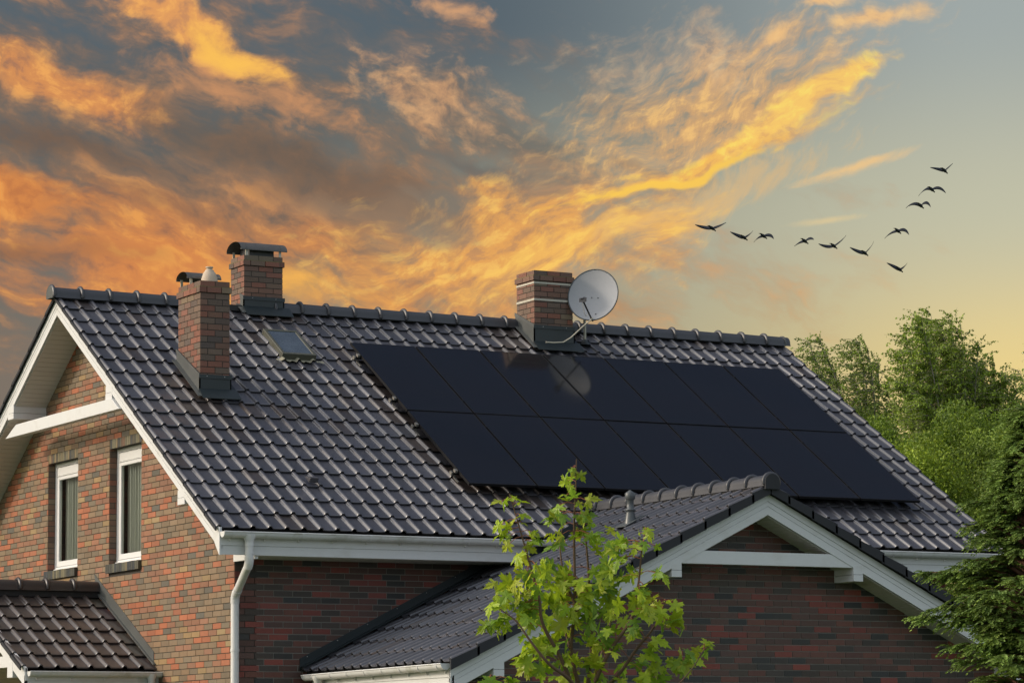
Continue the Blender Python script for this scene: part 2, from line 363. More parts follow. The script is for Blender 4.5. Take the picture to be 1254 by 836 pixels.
# ------------------------------------------------------------------ mesh builder
class MB:
    def __init__(s): s.v = []; s.f = []; s.c = []; s.sm = []
    def add(s, vs, fs, c=None, smooth=False):
        o = len(s.v); s.v += [tuple(p) for p in vs]
        for f in fs:
            s.f.append(tuple(i + o for i in f)); s.c.append(c); s.sm.append(smooth)
    def quad(s, a, b, c, d, tint=None): s.add([a, b, c, d], [(0, 1, 2, 3)], tint)
    def poly(s, ps, tint=None): s.add(ps, [tuple(range(len(ps)))], tint)
    def box(s, lo, hi, tint=None, fr=None):
        x0, y0, z0 = lo; x1, y1, z1 = hi
        vs = [(x0, y0, z0), (x1, y0, z0), (x1, y1, z0), (x0, y1, z0), (x0, y0, z1), (x1, y0, z1), (x1, y1, z1), (x0, y1, z1)]
        if fr: vs = [fr[0] + fr[1] * a + fr[2] * b + fr[3] * c for a, b, c in vs]
        s.add(vs, [(0, 3, 2, 1), (4, 5, 6, 7), (0, 1, 5, 4), (1, 2, 6, 5), (2, 3, 7, 6), (3, 0, 4, 7)], tint)
    def prism(s, prof, a, b, tint=None):
        """closed polygon profile (list of 3-D points at a) extruded by vector b-a"""
        d = Vector(b) - Vector(a); n = len(prof)
        p0 = [Vector(p) for p in prof]; p1 = [p + d for p in p0]
        s.add(p0 + p1, [tuple(range(n))[::-1], tuple(range(n, 2 * n))] + [(i, (i + 1) % n, n + (i + 1) % n, n + i) for i in range(n)], tint)
    def tube(s, pts, rad, n=10, cap=True, tint=None, smooth=True):
        pts = [Vector(p) for p in pts]; rs = rad if isinstance(rad, (list, tuple)) else [rad] * len(pts)
        rings = []; prev = None
        for i, p in enumerate(pts):
            t = (pts[min(i + 1, len(pts) - 1)] - pts[max(i - 1, 0)]).normalized()
            a = prev if prev is not None else (Vector((0, 0, 1)) if abs(t.z) < 0.9 else Vector((1, 0, 0)))
            u = (a - t * a.dot(t)).normalized(); v = t.cross(u); prev = u
            rings.append([p + (u * math.cos(k * 2 * math.pi / n) + v * math.sin(k * 2 * math.pi / n)) * rs[i] for k in range(n)])
        vs = [q for r in rings for q in r]
        fs = [(i * n + k, i * n + (k + 1) % n, (i + 1) * n + (k + 1) % n, (i + 1) * n + k) for i in range(len(pts) - 1) for k in range(n)]
        s.add(vs, fs, tint, smooth)
        if cap: s.add(rings[0][::-1] , [tuple(range(n))], tint); s.add(rings[-1], [tuple(range(n))], tint)
    def lathe(s, prof, base, axis=(0, 0, 1), n=24, tint=None, smooth=True):
        ax = Vector(axis).normalized(); a = Vector((1, 0, 0)) if abs(ax.x) < 0.9 else Vector((0, 1, 0))
        u = (a - ax * a.dot(ax)).normalized(); v = ax.cross(u); base = Vector(base)
        vs = [base + ax * h + (u * math.cos(k * 2 * math.pi / n) + v * math.sin(k * 2 * math.pi / n)) * r for r, h in prof for k in range(n)]
        fs = [(i * n + k, i * n + (k + 1) % n, (i + 1) * n + (k + 1) % n, (i + 1) * n + k) for i in range(len(prof) - 1) for k in range(n)]
        s.add(vs, fs, tint, smooth)
    def build(s, name, m, parent=None, bevel=0.0):
        me = bpy.data.meshes.new(name); me.from_pydata(s.v, [], s.f)
        me.materials.append(m)
        me.polygons.foreach_set('use_smooth', s.sm)
        if any(c is not None for c in s.c):
            ca = me.color_attributes.new('tint', 'FLOAT_COLOR', 'CORNER')
            arr = []
            for f, c in zip(s.f, s.c):
                c = c or (0.5, 0.5, 0.5); arr += [c[0], c[1], c[2], 1.0] * len(f)
            ca.data.foreach_set('color', arr)
        me.update()
        o = bpy.data.objects.new(name, me); col.objects.link(o)
        if parent: o.parent = parent
        if bevel:
            b = o.modifiers.new('bevel', 'BEVEL'); b.width = bevel; b.segments = 2; b.limit_method = 'ANGLE'
        return o


def thing(name, label, cat, loc=(0, 0, 0), group=None):
    o = bpy.data.objects.new(name, None); col.objects.link(o); o.location = loc
    o['label'] = label; o['category'] = cat
    if group: o['group'] = group
    return o


def rebase(root):
    """parts are modelled in world coordinates; shift them so that they sit under the thing's own base point"""
    bpy.context.view_layer.update()
    def rec(o):
        for ch in o.children:
            if ch.type == 'MESH' and ch.parent == root:
                ch.matrix_parent_inverse = root.matrix_world.inverted()
    rec(root)


def at(px, py, dist):
    """point seen in direction (px, py) at a depth"""
    d = FWD + RIGHT * ((px - 627) / FPX) + UP * ((418 - py) / FPX)
    return CAM + d * dist


# ------------------------------------------------------------------ setting
GZ = -4.8
g = MB(); N = 60
for i in range(N + 1):
    for j in range(N + 1):
        a = (i / N * 2 - 1); b = (j / N * 2 - 1)
        x = math.copysign(abs(a) ** 2.2, a) * 1500; y = math.copysign(abs(b) ** 2.2, b) * 1500
        g.v.append((x, y, GZ + (0.0 if abs(x) + abs(y) < 60 else mnoise.noise(Vector((x, y, 0)) * 0.01) * 0.8)))
for i in range(N):
    for j in range(N):
        g.f.append((i * (N + 1) + j, (i + 1) * (N + 1) + j, (i + 1) * (N + 1) + j + 1, i * (N + 1) + j + 1)); g.c.append(None); g.sm.append(True)
gr = g.build('ground', M['ground']); gr['kind'] = 'structure'

# ================================================================== HOUSE
TA = 0.6517; AL = math.atan(TA); CA, SA = math.cos(AL), math.sin(AL)
TW = 0.235; TG = 0.3926
YR = 5.6; XW, YW = 0.52, 0.64; XE = 12.22
house = thing('brick_house', 'brick house with dark grey tiled roofs, white gable boards and three brick chimneys', 'house', (6, 5, GZ))

PAL_SUNLIT = [((0.33, 0.112, 0.052), 17), ((0.25, 0.120, 0.068), 22), ((0.215, 0.145, 0.084), 30), ((0.172, 0.128, 0.080), 22), ((0.28, 0.185, 0.085), 7), ((0.115, 0.100, 0.075), 4)]  # bricks facing the sun: its paler, tanner look is mixed into the colours
PAL_SHADED = [((0.195, 0.048, 0.034), 12), ((0.130, 0.052, 0.037), 30), ((0.092, 0.048, 0.036), 28), ((0.060, 0.046, 0.036), 18), ((0.036, 0.035, 0.032), 12)]  # the same bricks on walls away from the sun, shade painted in
PAL_C = [((0.20, 0.078, 0.048), 26), ((0.165, 0.086, 0.056), 34), ((0.135, 0.088, 0.060), 26), ((0.100, 0.068, 0.052), 12), ((0.18, 0.13, 0.08), 6)]


def pick(pal, rnd):
    t = rnd.random() * sum(p[1] for p in pal)
    for c, wg in pal:
        t -= wg
        if t <= 0: break
    k = rnd.uniform(0.85, 1.17); h = rnd.uniform(0.94, 1.06)
    return (c[0] * k * h, c[1] * k, c[2] * k / h)


def bricks(mb, O, u, n, u0, u1, z0, z1, length, course, pal, rnd, inside=None, holes=(), joint=0.0105, proud=0.008, phase=0.0, zref=0.0, soldier=False):
    """single bricks laid on the plane O + u*a + z; u is the run, n the outward normal"""
    Z = Vector((0, 0, 1))
    if soldier:
        k = 0; a = u0
        while a < u1 - 0.01:
            b = min(a + course, u1)
            mb.box((a + joint / 2, 0, z0), (b - joint / 2, proud, z1), pick(pal, rnd), (O, u, n, Z)); a += course
        return
    r0 = int(math.floor((z0 - zref) / course)); r1 = int(math.ceil((z1 - zref) / course))
    for r in range(r0, r1):
        za, zb = max(zref + r * course + joint / 2, z0), min(zref + (r + 1) * course - joint / 2, z1)
        if zb - za < 0.01: continue
        ph = phase + (length / 2 if r % 2 else 0) + (length / 4 if r % 5 == 2 else 0)
        c0 = int(math.floor((u0 - ph) / length)); c1 = int(math.ceil((u1 - ph) / length))
        for c in range(c0, c1):
            segs = [(max(ph + c * length, u0), min(ph + (c + 1) * length, u1))]
            tint = pick(pal, rnd)
            for (ha, hb, hza, hzb) in holes:
                if zb > hza + 0.02 and za < hzb - 0.02:
                    ns = []
                    for a, b in segs:
                        if b <= ha or a >= hb: ns.append((a, b)); continue
                        if a < ha: ns.append((a, ha))
                        if b > hb: ns.append((hb, b))
                    segs = ns
            for a, b in segs:
                if b - a < 0.03: continue
                if inside and not inside((a + b) / 2, (za + zb) / 2): continue
                ja = joint / 2 if a > u0 + 1e-4 else 0; jb = joint / 2 if b < u1 - 1e-4 else 0
                pr = proud + rnd.uniform(-0.0012, 0.0012)
                mb.box((a + ja, -0.001, za), (b - jb, pr, zb), tint, (O, u, n, Z))


ZW = 0.03  # top of front wall
BL, BC = 0.2685, 0.0789
rnd = random.Random(3)
X_, Y_, Z_ = Vector((1, 0, 0)), Vector((0, 1, 0)), Vector((0, 0, 1))
YB = 2 * YR - YW
WINS = [(6.02, 7.17, -0.165, 1.386), (3.695, 4.83, -0.205, 1.39)]
# ---- gable wall (faces -X)
def soff(y): return TA * (y if y < YR else 2 * YR - y) - 0.30
wm = MB()
cuts = [YW, WINS[1][0], WINS[1][1], WINS[0][0], WINS[0][1], YB]
def gcol(a, b, zb):
    ps = [(XW, a, zb), (XW, a, soff(a) + 0.05)] + ([(XW, YR, soff(YR) + 0.05)] if a < YR < b else []) + [(XW, b, soff(b) + 0.05), (XW, b, zb)]
    wm.poly([Vector(p) for p in ps])
for a, b in zip(cuts[:-1], cuts[1:]):
    wn = [w_ for w_ in WINS if abs(w_[0] - a) < 1e-6]
    if wn:
        wm.quad((XW, a, GZ), (XW, a, wn[0][2]), (XW, b, wn[0][2]), (XW, b, GZ)); gcol(a, b, wn[0][3])
        d = 0.12
        for (y, s_) in ((a, 1), (b, -1)):
            wm.quad((XW, y, wn[0][2]), (XW + d, y, wn[0][2]), (XW + d, y, wn[0][3]), (XW, y, wn[0][3]))
        for z in (wn[0][2], wn[0][3]):
            wm.quad((XW, a, z), (XW, b, z), (XW + d, b, z), (XW + d, a, z))
    else: gcol(a, b, GZ)
# other walls of the main body
wm.quad((XW, YW, GZ), (XE - 0.55, YW, GZ), (XE - 0.55, YW, ZW), (XW, YW, ZW))
wm.quad((XW, YB, GZ), (XE - 0.55, YB, GZ), (XE - 0.55, YB, ZW), (XW, YB, ZW))
xr = XE - 0.55
wm.poly([(xr, YW, GZ), (xr, YB, GZ), (xr, YB, soff(YB)), (xr, YR, soff(YR)), (xr, YW, soff(YW))])
wall = wm.build('wall', M['mortar_dark'], house)  # shade of the gable's recessed joints put into this darker mortar colour
bk = MB()
holes = [(w_[0], w_[1], w_[2] - 0.125, w_[3] + 0.13) for w_ in WINS]
bricks(bk, Vector((XW, 0, 0)), Y_, -X_, YW, YB, -4.2, 3.2, BL, BC, PAL_SUNLIT, rnd, inside=lambda a, z: z < soff(a) + 0.08, holes=holes, phase=YW, zref=-0.378)
for w_ in WINS:      # reveals
    for y, nn in ((w_[0], Y_), (w_[1], -Y_)):
        bricks(bk, Vector((XW, y, 0)), X_, nn, 0, 0.12, w_[2], w_[3], BL, BC, PAL_C, rnd, zref=-0.378, proud=0.004)
bk.build('brickwork', M['brick'], house)['label'] = 'red and tan brick facing of the left gable, sunlight painted into its colours'
bk = MB(); rnd = random.Random(4)
bricks(bk, Vector((0, YW, 0)), X_, -Y_, XW, 6.6, -4.2, ZW - 0.3, BL, BC, PAL_SHADED, rnd, phase=XW, zref=-0.378)
bricks(bk, Vector((0, YW, 0)), X_, -Y_, 8.6, XE - 0.55, -4.2, ZW - 0.3, BL, BC, PAL_SHADED, rnd, phase=XW, zref=-0.378)
bk.build('brickwork', M['brick'], house)['label'] = 'red brick facing under the eave, shade painted into its darker colours'
fb_ = MB(); fb_.quad((XW + 0.3, YW - 0.0025, -4.2), (xr, YW - 0.0025, -4.2), (xr, YW - 0.0025, ZW), (XW + 0.3, YW - 0.0025, ZW))
fb_.build('mortar_bed', M['mortar'], house)

# ---- windows
PAL_S = [((0.16, 0.14, 0.085), 5), ((0.10, 0.09, 0.065), 5), ((0.055, 0.055, 0.055), 4), ((0.23, 0.17, 0.09), 3), ((0.14, 0.085, 0.055), 2)]
PAL_SILL = [((0.10, 0.095, 0.065), 5), ((0.055, 0.055, 0.045), 5), ((0.035, 0.04, 0.045), 4), ((0.15, 0.13, 0.075), 3)]
for k, (y0, y1, z0, z1) in enumerate(WINS):
    lt = MB(); bricks(lt, Vector((XW, 0, 0)), Y_, -X_, y0, y1, z1, z1 + 0.128, 0, 0.0655, PAL_S, rnd, soldier=True, joint=0.008)
    lt.build('lintel', M['brick'], house)
    si = MB()
    a = y0 - 0.02
    while a < y1 + 0.02:
        c = pick(PAL_SILL, rnd)
        si.box((XW - 0.055, a + 0.003, z0 - 0.125), (XW + 0.11, min(a + 0.062, y1 + 0.03), z0 - 0.005 + rnd.uniform(-.002, .002)), c); a += 0.0655
    si.build('window_sill', M['brick'], house)
    xf = XW + 0.10
    wf = MB()
    fw = 0.055
    wf.box((xf, y0, z0), (xf + 0.06, y0 + fw, z1)); wf.box((xf, y1 - fw, z0), (xf + 0.06, y1, z1))
    wf.box((xf, y0 + fw, z0), (xf + 0.06, y1 - fw, z0 + fw))
    wf.box((xf, y0 + fw, z1 - 0.05), (xf + 0.06, y1 - fw, z1))
    wf.box((xf + 0.012, y0 + fw, z1 - 0.17), (xf + 0.05, y1 - fw, z1 - 0.055))        # shutter box
    wf.box((xf + 0.004, y0 + fw, z1 - 0.185), (xf + 0.05, y1 - fw, z1 - 0.172))
    win = wf.build('window', M['winframe'], house, bevel=0.004)
    sf = MB(); g0, g1 = y0 + fw + 0.006, y1 - fw - 0.006; zz0, zz1 = z0 + fw + 0.006, z1 - 0.19; sw = 0.075
    sf.box((xf + 0.008, g0, zz0), (xf + 0.055, g0 + sw, zz1)); sf.box((xf + 0.008, g1 - sw, zz0), (xf + 0.055, g1, zz1))
    sf.box((xf + 0.006, g0 + sw, zz0), (xf + 0.055, g1 - sw, zz0 + sw)); sf.box((xf + 0.008, g0 + sw, zz1 - 0.05), (xf + 0.055, g1 - sw, zz1))
    sf.box((xf - 0.03, g0 - 0.03, z0 - 0.004), (xf + 0.006, g1 + 0.03, z0 + 0.028))   # drip sill
    sf.build('frame', M['winframe'], win, bevel=0.005)
    pn = MB(); pn.quad((xf + 0.03, g0 + sw, zz1 - 0.05), (xf + 0.03, g1 - sw, zz1 - 0.05), (xf + 0.03, g1 - sw, zz0 + sw), (xf + 0.03, g0 + sw, zz0 + sw))
    pn.build('pane', M['glass'], win)
    cu = MB(); nn = 90; ya, yb = g0 + sw - 0.05, g1 - sw + 0.05
    pts = [(xf + 0.16 + 0.045 * math.sin(i * 0.95 + 1.3 * math.sin(i * 0.21)), ya + (yb - ya) * i / nn) for i in range(nn + 1)]
    for i in range(nn):
        (xa, yy), (xb, yz) = pts[i], pts[i + 1]
        cu.add([(xa, yy, z0), (xb, yz, z0), (xb, yz, z1), (xa, yy, z1)], [(0, 1, 2, 3)], None, True)
    cu.build('curtain', M['curtain'], win)
    bx = MB(); bx.box((xf + 0.07, y0 - 0.3, z0 - 0.3), (xf + 2.0, y1 + 0.3, z1 + 0.3)); bx.f.pop(); bx.c.pop(); bx.sm.pop()
    bx.build('room_lining', M['dark'], win)


# ---- tiles
def prof(t):
    """height across a tile, t in metres from the roll's crest (period TW)"""
    d = abs(t)
    if d <= 0.030: return -(0.030 - math.sqrt(0.030 ** 2 - d * d)) * 0.80
    if d < 0.046:
        k = (d - 0.030) / 0.016; return -0.024 - 0.013 * math.sin(k * math.pi / 2)
    e = (d - 0.046) / (TW - 0.092) if t > 0 else 0
    return -0.037 - 0.0015 * math.sin(math.pi * min(max(e, 0), 1))


US = [-0.046, -0.038, -0.030, -0.028, -0.024, -0.018, -0.010, 0.0, 0.010, 0.018, 0.024, 0.028, 0.030, 0.038, 0.046, 0.085, 0.118, 0.150, 0.189]
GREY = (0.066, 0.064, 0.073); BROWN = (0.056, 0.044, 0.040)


def tile_field(mb, O, u, s, ncol, nrow, keep=None, base=GREY, brown=0.0, rnd=None, us=US, flip=False, u0=0.0, top_trim=None):
    """O: crest of the lowest row's first roll end. u: along eave, s: up the slope."""
    n = u.cross(s).normalized()
    if n.z < 0: n = -n
    for j in range(nrow):
        for i in range(ncol):
            if keep and not keep(i, j): continue
            k = rnd.uniform(0.80, 1.18)
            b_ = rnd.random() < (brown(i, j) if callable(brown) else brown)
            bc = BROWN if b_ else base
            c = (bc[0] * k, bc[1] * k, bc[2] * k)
            a0 = j * TG; a1 = (j + 1) * TG + 0.05
            if top_trim is not None: a1 = min(a1, top_trim)
            tilt = rnd.uniform(-0.0018, 0.0018); rise = rnd.uniform(-0.001, 0.002); sh = rnd.uniform(-0.0025, 0.0025)
            rows = [(a0, -0.0055), (a0 + 0.010, -0.0012), (a0 + 0.03, 0.0), ((a0 + a1) / 2, None), (a1, None)]
            vs = []
            uu = us if i < ncol - 1 else [x for x in us if x <= 0.052]
            for a, h in rows:
                drop = -0.032 * (a - a0) / TG
                hh = drop + (h or 0) + rise
                for t in uu:
                    tt = -t if flip else t
                    rr = a + sh
                    if a < a0 + 0.02 and t > 0.05: rr -= 0.0006 * math.sin(math.pi * min(1, (t - 0.05) / 0.135))
                    vs.append(O + u * (i * TW + tt + u0) + s * rr + n * (prof(t) + hh + tilt * t / TW))
            m_ = len(uu)
            fs = [(q * m_ + p, q * m_ + p + 1, (q + 1) * m_ + p + 1, (q + 1) * m_ + p) for q in range(4) for p in range(m_ - 1)]
            mb.add(vs, fs, c, True)
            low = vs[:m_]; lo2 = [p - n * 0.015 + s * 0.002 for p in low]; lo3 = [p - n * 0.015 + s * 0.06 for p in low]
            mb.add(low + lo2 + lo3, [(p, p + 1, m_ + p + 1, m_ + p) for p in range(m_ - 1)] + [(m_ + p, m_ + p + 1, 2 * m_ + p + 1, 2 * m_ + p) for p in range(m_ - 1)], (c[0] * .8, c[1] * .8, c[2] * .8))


def verge_flaps(mb, O, s, nrow, out, hgt, down, th=0.02, lift=0.0, top=None, step=0.030):
    """stepped side pieces hanging over a verge: O is the crest of the lowest edge, out = outward direction"""
    for j in range(nrow):
        a0 = j * TG - 0.004; a1 = (j + 1) * TG + 0.03
        if top: a1 = min(a1, top)
        p = [O + s * a0, O + s * a1 - down * (-0.0) , O + s * a1 + down * hgt * 0.86, O + s * a0 + down * hgt]
        sh = out * (0.006 * (0)) - down * 0
        q = [x + out * 0.012 + (down * step * (0 if i in (0, 3) else 1)) for i, x in enumerate(p)]
        r = [x - out * th for x in q]
        mb.add(q + r, [(0, 1, 2, 3), (4, 7, 6, 5), (0, 3, 7, 4), (1, 5, 6, 2), (0, 4, 5, 1), (3, 2, 6, 7)])


def near_brown(i, j):  # by the chimneys, brick reflections painted as brown tiles; elsewhere tone only
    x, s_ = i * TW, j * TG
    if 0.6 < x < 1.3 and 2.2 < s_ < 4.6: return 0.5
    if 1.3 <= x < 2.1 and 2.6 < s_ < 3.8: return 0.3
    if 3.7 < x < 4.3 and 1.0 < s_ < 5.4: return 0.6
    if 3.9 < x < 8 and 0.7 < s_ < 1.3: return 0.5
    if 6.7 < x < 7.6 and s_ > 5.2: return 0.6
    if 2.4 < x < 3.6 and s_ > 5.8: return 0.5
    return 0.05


rt = random.Random(11)
sF = Vector((0, CA, SA)); sB = Vector((0, -CA, SA))
tm = MB()
STOP = YR / CA; ZR = TA * YR
lowered = set()
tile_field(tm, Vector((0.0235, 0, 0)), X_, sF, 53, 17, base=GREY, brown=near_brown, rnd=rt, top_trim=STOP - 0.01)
roof = tm.build('roof', M['tile'], house)
tb = MB()
tile_field(tb, Vector((0.0235, 2 * YR, 0)), X_, sB, 53, 17, base=GREY, rnd=rt, us=[-0.046, -0.030, -0.02, 0, 0.02, 0.030, 0.046, 0.118, 0.189], top_trim=STOP - 0.01)
tb.build('tiles', M['tile'], roof)
# the little roof-walk / avalanche bump tile
bt = MB(); p0 = Vector((1.82, 1.02 * 1.0, 0.665 + 0.01)); nF = Vector((0, -SA, CA))
for t in range(7):
    pass
bt.add([p0 + X_ * a + sF * b + nF * c for a, b, c in ((-0.07, 0.0, 0.052), (0.05, 0.0, 0.052), (0.075, 0.14, 0.0), (-0.09, 0.14, 0.0), (-0.07, 0.0, -0.02), (0.05, 0.0, -0.02))],
       [(0, 1, 2, 3), (4, 5, 1, 0), (4, 0, 3), (1, 5, 2)], GREY)
bt.build('vent_tile', M['tile'], roof)
# verge flaps
D_ = Vector((0, 0, -1))
vf = MB(); verge_flaps(vf, Vector((-0.026, 0, -0.034)), sF, 17, -X_, 0.050, D_, top=STOP, step=0.02); vf.build('verge_tile', M['tile_flat'], roof)
vf = MB(); verge_flaps(vf, Vector((-0.026, 2 * YR, -0.034)), sB, 17, -X_, 0.050, D_, top=STOP, step=0.02); vf.build('verge_tile', M['tile_flat'], roof)
vf = MB(); verge_flaps(vf, Vector((XE + 0.045, 0, -0.075)), sF, 17, X_, 0.09, D_, top=STOP); vf.build('verge_tile', M['tile_flat'], roof)
vf = MB(); verge_flaps(vf, Vector((XE + 0.045, 2 * YR, -0.075)), sB, 17, X_, 0.09, D_, top=STOP); vf.build('verge_tile', M['tile_flat'], roof)

# batten board so nothing shows under the tiles
ub = MB()
for (y0, y1) in ((0.06, YR), (2 * YR - 0.06, YR)):
    za = TA * min(y0, 2 * YR - y0) - 0.115; zb = TA * YR - 0.115
    ub.prism([Vector((0.02, y0, za)), Vector((0.02, y1, zb)), Vector((0.02, y1, zb - 0.03)), Vector((0.02, y0, za - 0.03))], (0, 0, 0), (XE, 0, 0))
ub.prism([Vector((0.0, YR - 0.10, ZR - 0.10)), Vector((0.0, YR + 0.10, ZR - 0.10)), Vector((0.0, YR + 0.07, ZR - 0.01)), Vector((0.0, YR - 0.07, ZR - 0.01))], (0, 0, 0), (XE, 0, 0))
ub.build('roof_deck', M['dark'], roof)


def ridge_caps(spec, P0, d, count, length, r=0.118, first=0.0, up=Z_, skip=None):
    side = d.cross(up).normalized()
    for k in range(count):
        if skip and skip(k): continue
        mb = MB()
        A = P0 + d * (first + k * length); B = A + d * (length + 0.03)
        vs = []; n = 14
        for P, rr in ((A, r * 1.0), (B, r * 0.93)):
            for q in range(n + 1):
                th = math.pi * q / n
                vs.append(P + side * math.cos(th) * rr + up * (math.sin(th) * rr * 0.95 - 0.0))
                
        # skirts
        mb.add(vs, [(q, q + 1, n + 2 + q, n + 1 + q) for q in range(n)], None, True)
        for sg in (1, -1):
            a = [P + side * sg * rr for P, rr in ((A, r), (B, r * 0.93))]
            mb.quad(a[0], a[1], a[1] - up * 0.05 - side * sg * -0.012, a[0] - up * 0.05 + side * sg * 0.012)
        # collar
        prof_ = [(0.0, 1.0), (0.004, 1.20), (0.016, 1.30), (0.034, 1.29), (0.050, 1.14), (0.060, 1.0)]
        vs = []
        for dd, kk in prof_:
            for q in range(n + 1):
                th = -0.25 + (math.pi + 0.5) * q / n
                vs.append(A + d * (dd - 0.01) + side * math.cos(th) * r * kk + up * math.sin(th) * r * kk * 0.97)
        mb.add(vs, [(p * (n + 1) + q, p * (n + 1) + q + 1, (p + 1) * (n + 1) + q + 1, (p + 1) * (n + 1) + q) for p in range(len(prof_) - 1) for q in range(n)], None, True)
        mb.build(spec[0], spec[1], spec[2])


def ridge_end(mb, P, d, r=0.125, box=0.10, up=Z_):
    side = d.cross(up).normalized(); n = 14
    ps = [P + side * math.cos(math.pi * q / n) * r + up * math.sin(math.pi * q / n) * r for q in range(n + 1)]
    ps = ps + [P - side * r - up * box, P + side * r - up * box]
    mb.prism(ps, (0, 0, 0), d * 0.025)


ZR = TA * YR
rc = MB(); nx = 29
CH2 = (2.80, 3.43); CH3 = (7.37, 8.04)
def skipper(k):
    a = -0.09 + k * 0.428; b = a + 0.428
    return (a > 2.45 and b < 3.55) or (a > 7.2 and b < 8.1)
ridge_caps(('ridge_cap', M['ridge'], house), Vector((-0.09, YR, ZR - 0.035)), X_, nx, 0.428, skip=skipper)
for xx in (-0.10, XE + 0.03):
    re = MB(); ridge_end(re, Vector((xx, YR, ZR - 0.035)), X_, 0.122, 0.05); re.build('ridge_end', M['flash_grey'], house)


# ---- white boards: rakes, fascia, soffits
def rake(mb, O, run, up2, L, x0, x1, top, bot):
    pass


def board_strip(mb, pts_top, drop, nrm, th, grooves=(0.45,), gd=0.008):
    """board following a straight top edge a->b, hanging down by drop, split by grooves"""
    a, b = [Vector(p) for p in pts_top]; nrm = Vector(nrm)
    cuts = [0.0] + list(grooves) + [1.0]
    for c0, c1 in zip(cuts[:-1], cuts[1:]):
        g0 = 0.004 if c0 > 0 else 0; g1 = 0.004 if c1 < 1 else 0
        z0 = -drop * c0 - g0; z1 = -drop * c1 + g1
        off = nrm * (0.006 if c0 == 0 else 0)
        ps = [a + Z_ * z0, b + Z_ * z0, b + Z_ * z1, a + Z_ * z1]
        mb.prism([p + off for p in ps], nrm * 0, -nrm * th)
    mb.prism([p - nrm * gd for p in (a + Z_ * -0.01, b + Z_ * -0.01, b + Z_ * (-drop + .01), a + Z_ * (-drop + .01))], nrm * 0, -nrm * (th - gd + 0.003))


RX0 = 0.015
ae = Vector((RX0, -0.03, -0.078)); ap = Vector((RX0, YR, ZR - 0.078)); be = Vector((RX0, 2 * YR + 0.03, -0.078))
RD = 0.24
def board(name, pts, drop, nrm, th, gr, parent=None):
    b_ = MB(); board_strip(b_, pts, drop, nrm, th, gr); return b_.build(name, M['white'], parent or house)
rk = MB(); board_strip(rk, (ae, ap), RD, (-1, 0, 0), 0.03, (0.4, 0.62))
rk.prism([Vector((RX0 - 0.008, -0.035, -0.04)), Vector((RX0 - 0.008, 0.12, -0.04)), Vector((RX0 - 0.008, 0.12, -0.22)), Vector((RX0 - 0.008, -0.02, -0.385)), Vector((RX0 - 0.008, -0.035, -0.385))], (0, 0, 0), (0.03, 0, 0))
rk.build('rake_board', M['white'], house)
board('rake_board', (ap, be), RD, (-1, 0, 0), 0.03, (0.4, 0.62))
board('rake_board', (Vector((XE + 0.03, -0.03, -0.12)), Vector((XE + 0.03, YR, ZR - 0.12))), RD, (1, 0, 0), 0.03, (0.4,))
board('rake_board', (Vector((XE + 0.03, 2 * YR + .03, -0.12)), Vector((XE + 0.03, YR, ZR - 0.12))), RD, (1, 0, 0), 0.03, (0.4,))
board('fascia', (Vector((0.01, -0.03, -0.10)), Vector((5.0, -0.03, -0.10))), 0.28, (0, -1, 0), 0.025, (0.60,))
board('fascia', (Vector((7.35, -0.03, -0.10)), Vector((XE + 0.03, -0.03, -0.10))), 0.28, (0, -1, 0), 0.025, (0.60,))
board('fascia', (Vector((0.01, 2 * YR + 0.03, -0.10)), Vector((XE, 2 * YR + 0.03, -0.10))), 0.28, (0, 1, 0), 0.025, (0.60,))
def plank_soffit(mb, P, a, b, La, Lb, nrm, w=0.10, groove=0.008):
    """planks run along a, stacked along b"""
    n_ = max(1, int(round(Lb / w))); w = Lb / n_
    for k in range(n_):
        o_ = P + b * (k * w)
        mb.box((0, 0.0, 0), (La, w - groove, 0.018), None, (o_, a, b, nrm))
    mb.box((0, 0, 0.006), (La, Lb, 0.022), None, (P, a, b, nrm))


def soffit(P, a, b, La, Lb, nrm, w=0.10):
    so = MB(); plank_soffit(so, P, a, b, La, Lb, nrm, w); return so.build('soffit', M['soffit'], house)
soffit(Vector((0.045, -0.0, -0.325)), X_, sF, 0.50, STOP, Vector((0, -SA, CA)))
soffit(Vector((0.045, 2 * YR, -0.335)), X_, sB, 0.50, STOP, Vector((0, SA, CA)))
soffit(Vector((XW - 0.015, -0.005, -0.385)), X_, Y_, 5.6, YW + 0.02, Z_)
soffit(Vector((7.6, -0.005, -0.385)), X_, Y_, XE - 7.6, YW + 0.02, Z_)
# box end at the corner + purlin boxes + tie beam
pb = MB(); pb.box((XW - 0.02, 0.0, -0.42), (XW + 0.03, YW + 0.0, -0.27)); pb.build('soffit_end', M['white'], house)
for yy in (3.648, 1.18, 2 * YR - 3.80, 2 * YR - 1.18):
    zt = TA * min(yy, 2 * YR - yy) - 0.25; zc = TA * min(yy, 2 * YR - yy)
    zb = zc - 0.44; pb = MB()
    pb.box((RX0 - 0.004, yy - 0.115, zb), (XW, yy + 0.115, zb + 0.085)); pb.box((RX0 - 0.002, yy - 0.115, zb + 0.089), (XW, yy + 0.115, zt))
    pb.build('purlin_box', M['white'], house, bevel=0.003)
tbm = MB()
tbm.prism([Vector((-0.012, 3.22, 1.765)), Vector((-0.012, 3.50, 1.935)), Vector((-0.012, 7.12, 1.935)), Vector((-0.012, 7.55, 1.765))], (0, 0, 0), (0.12, 0, 0))
tbm.build('tie_beam', M['white'], house, bevel=0.005)


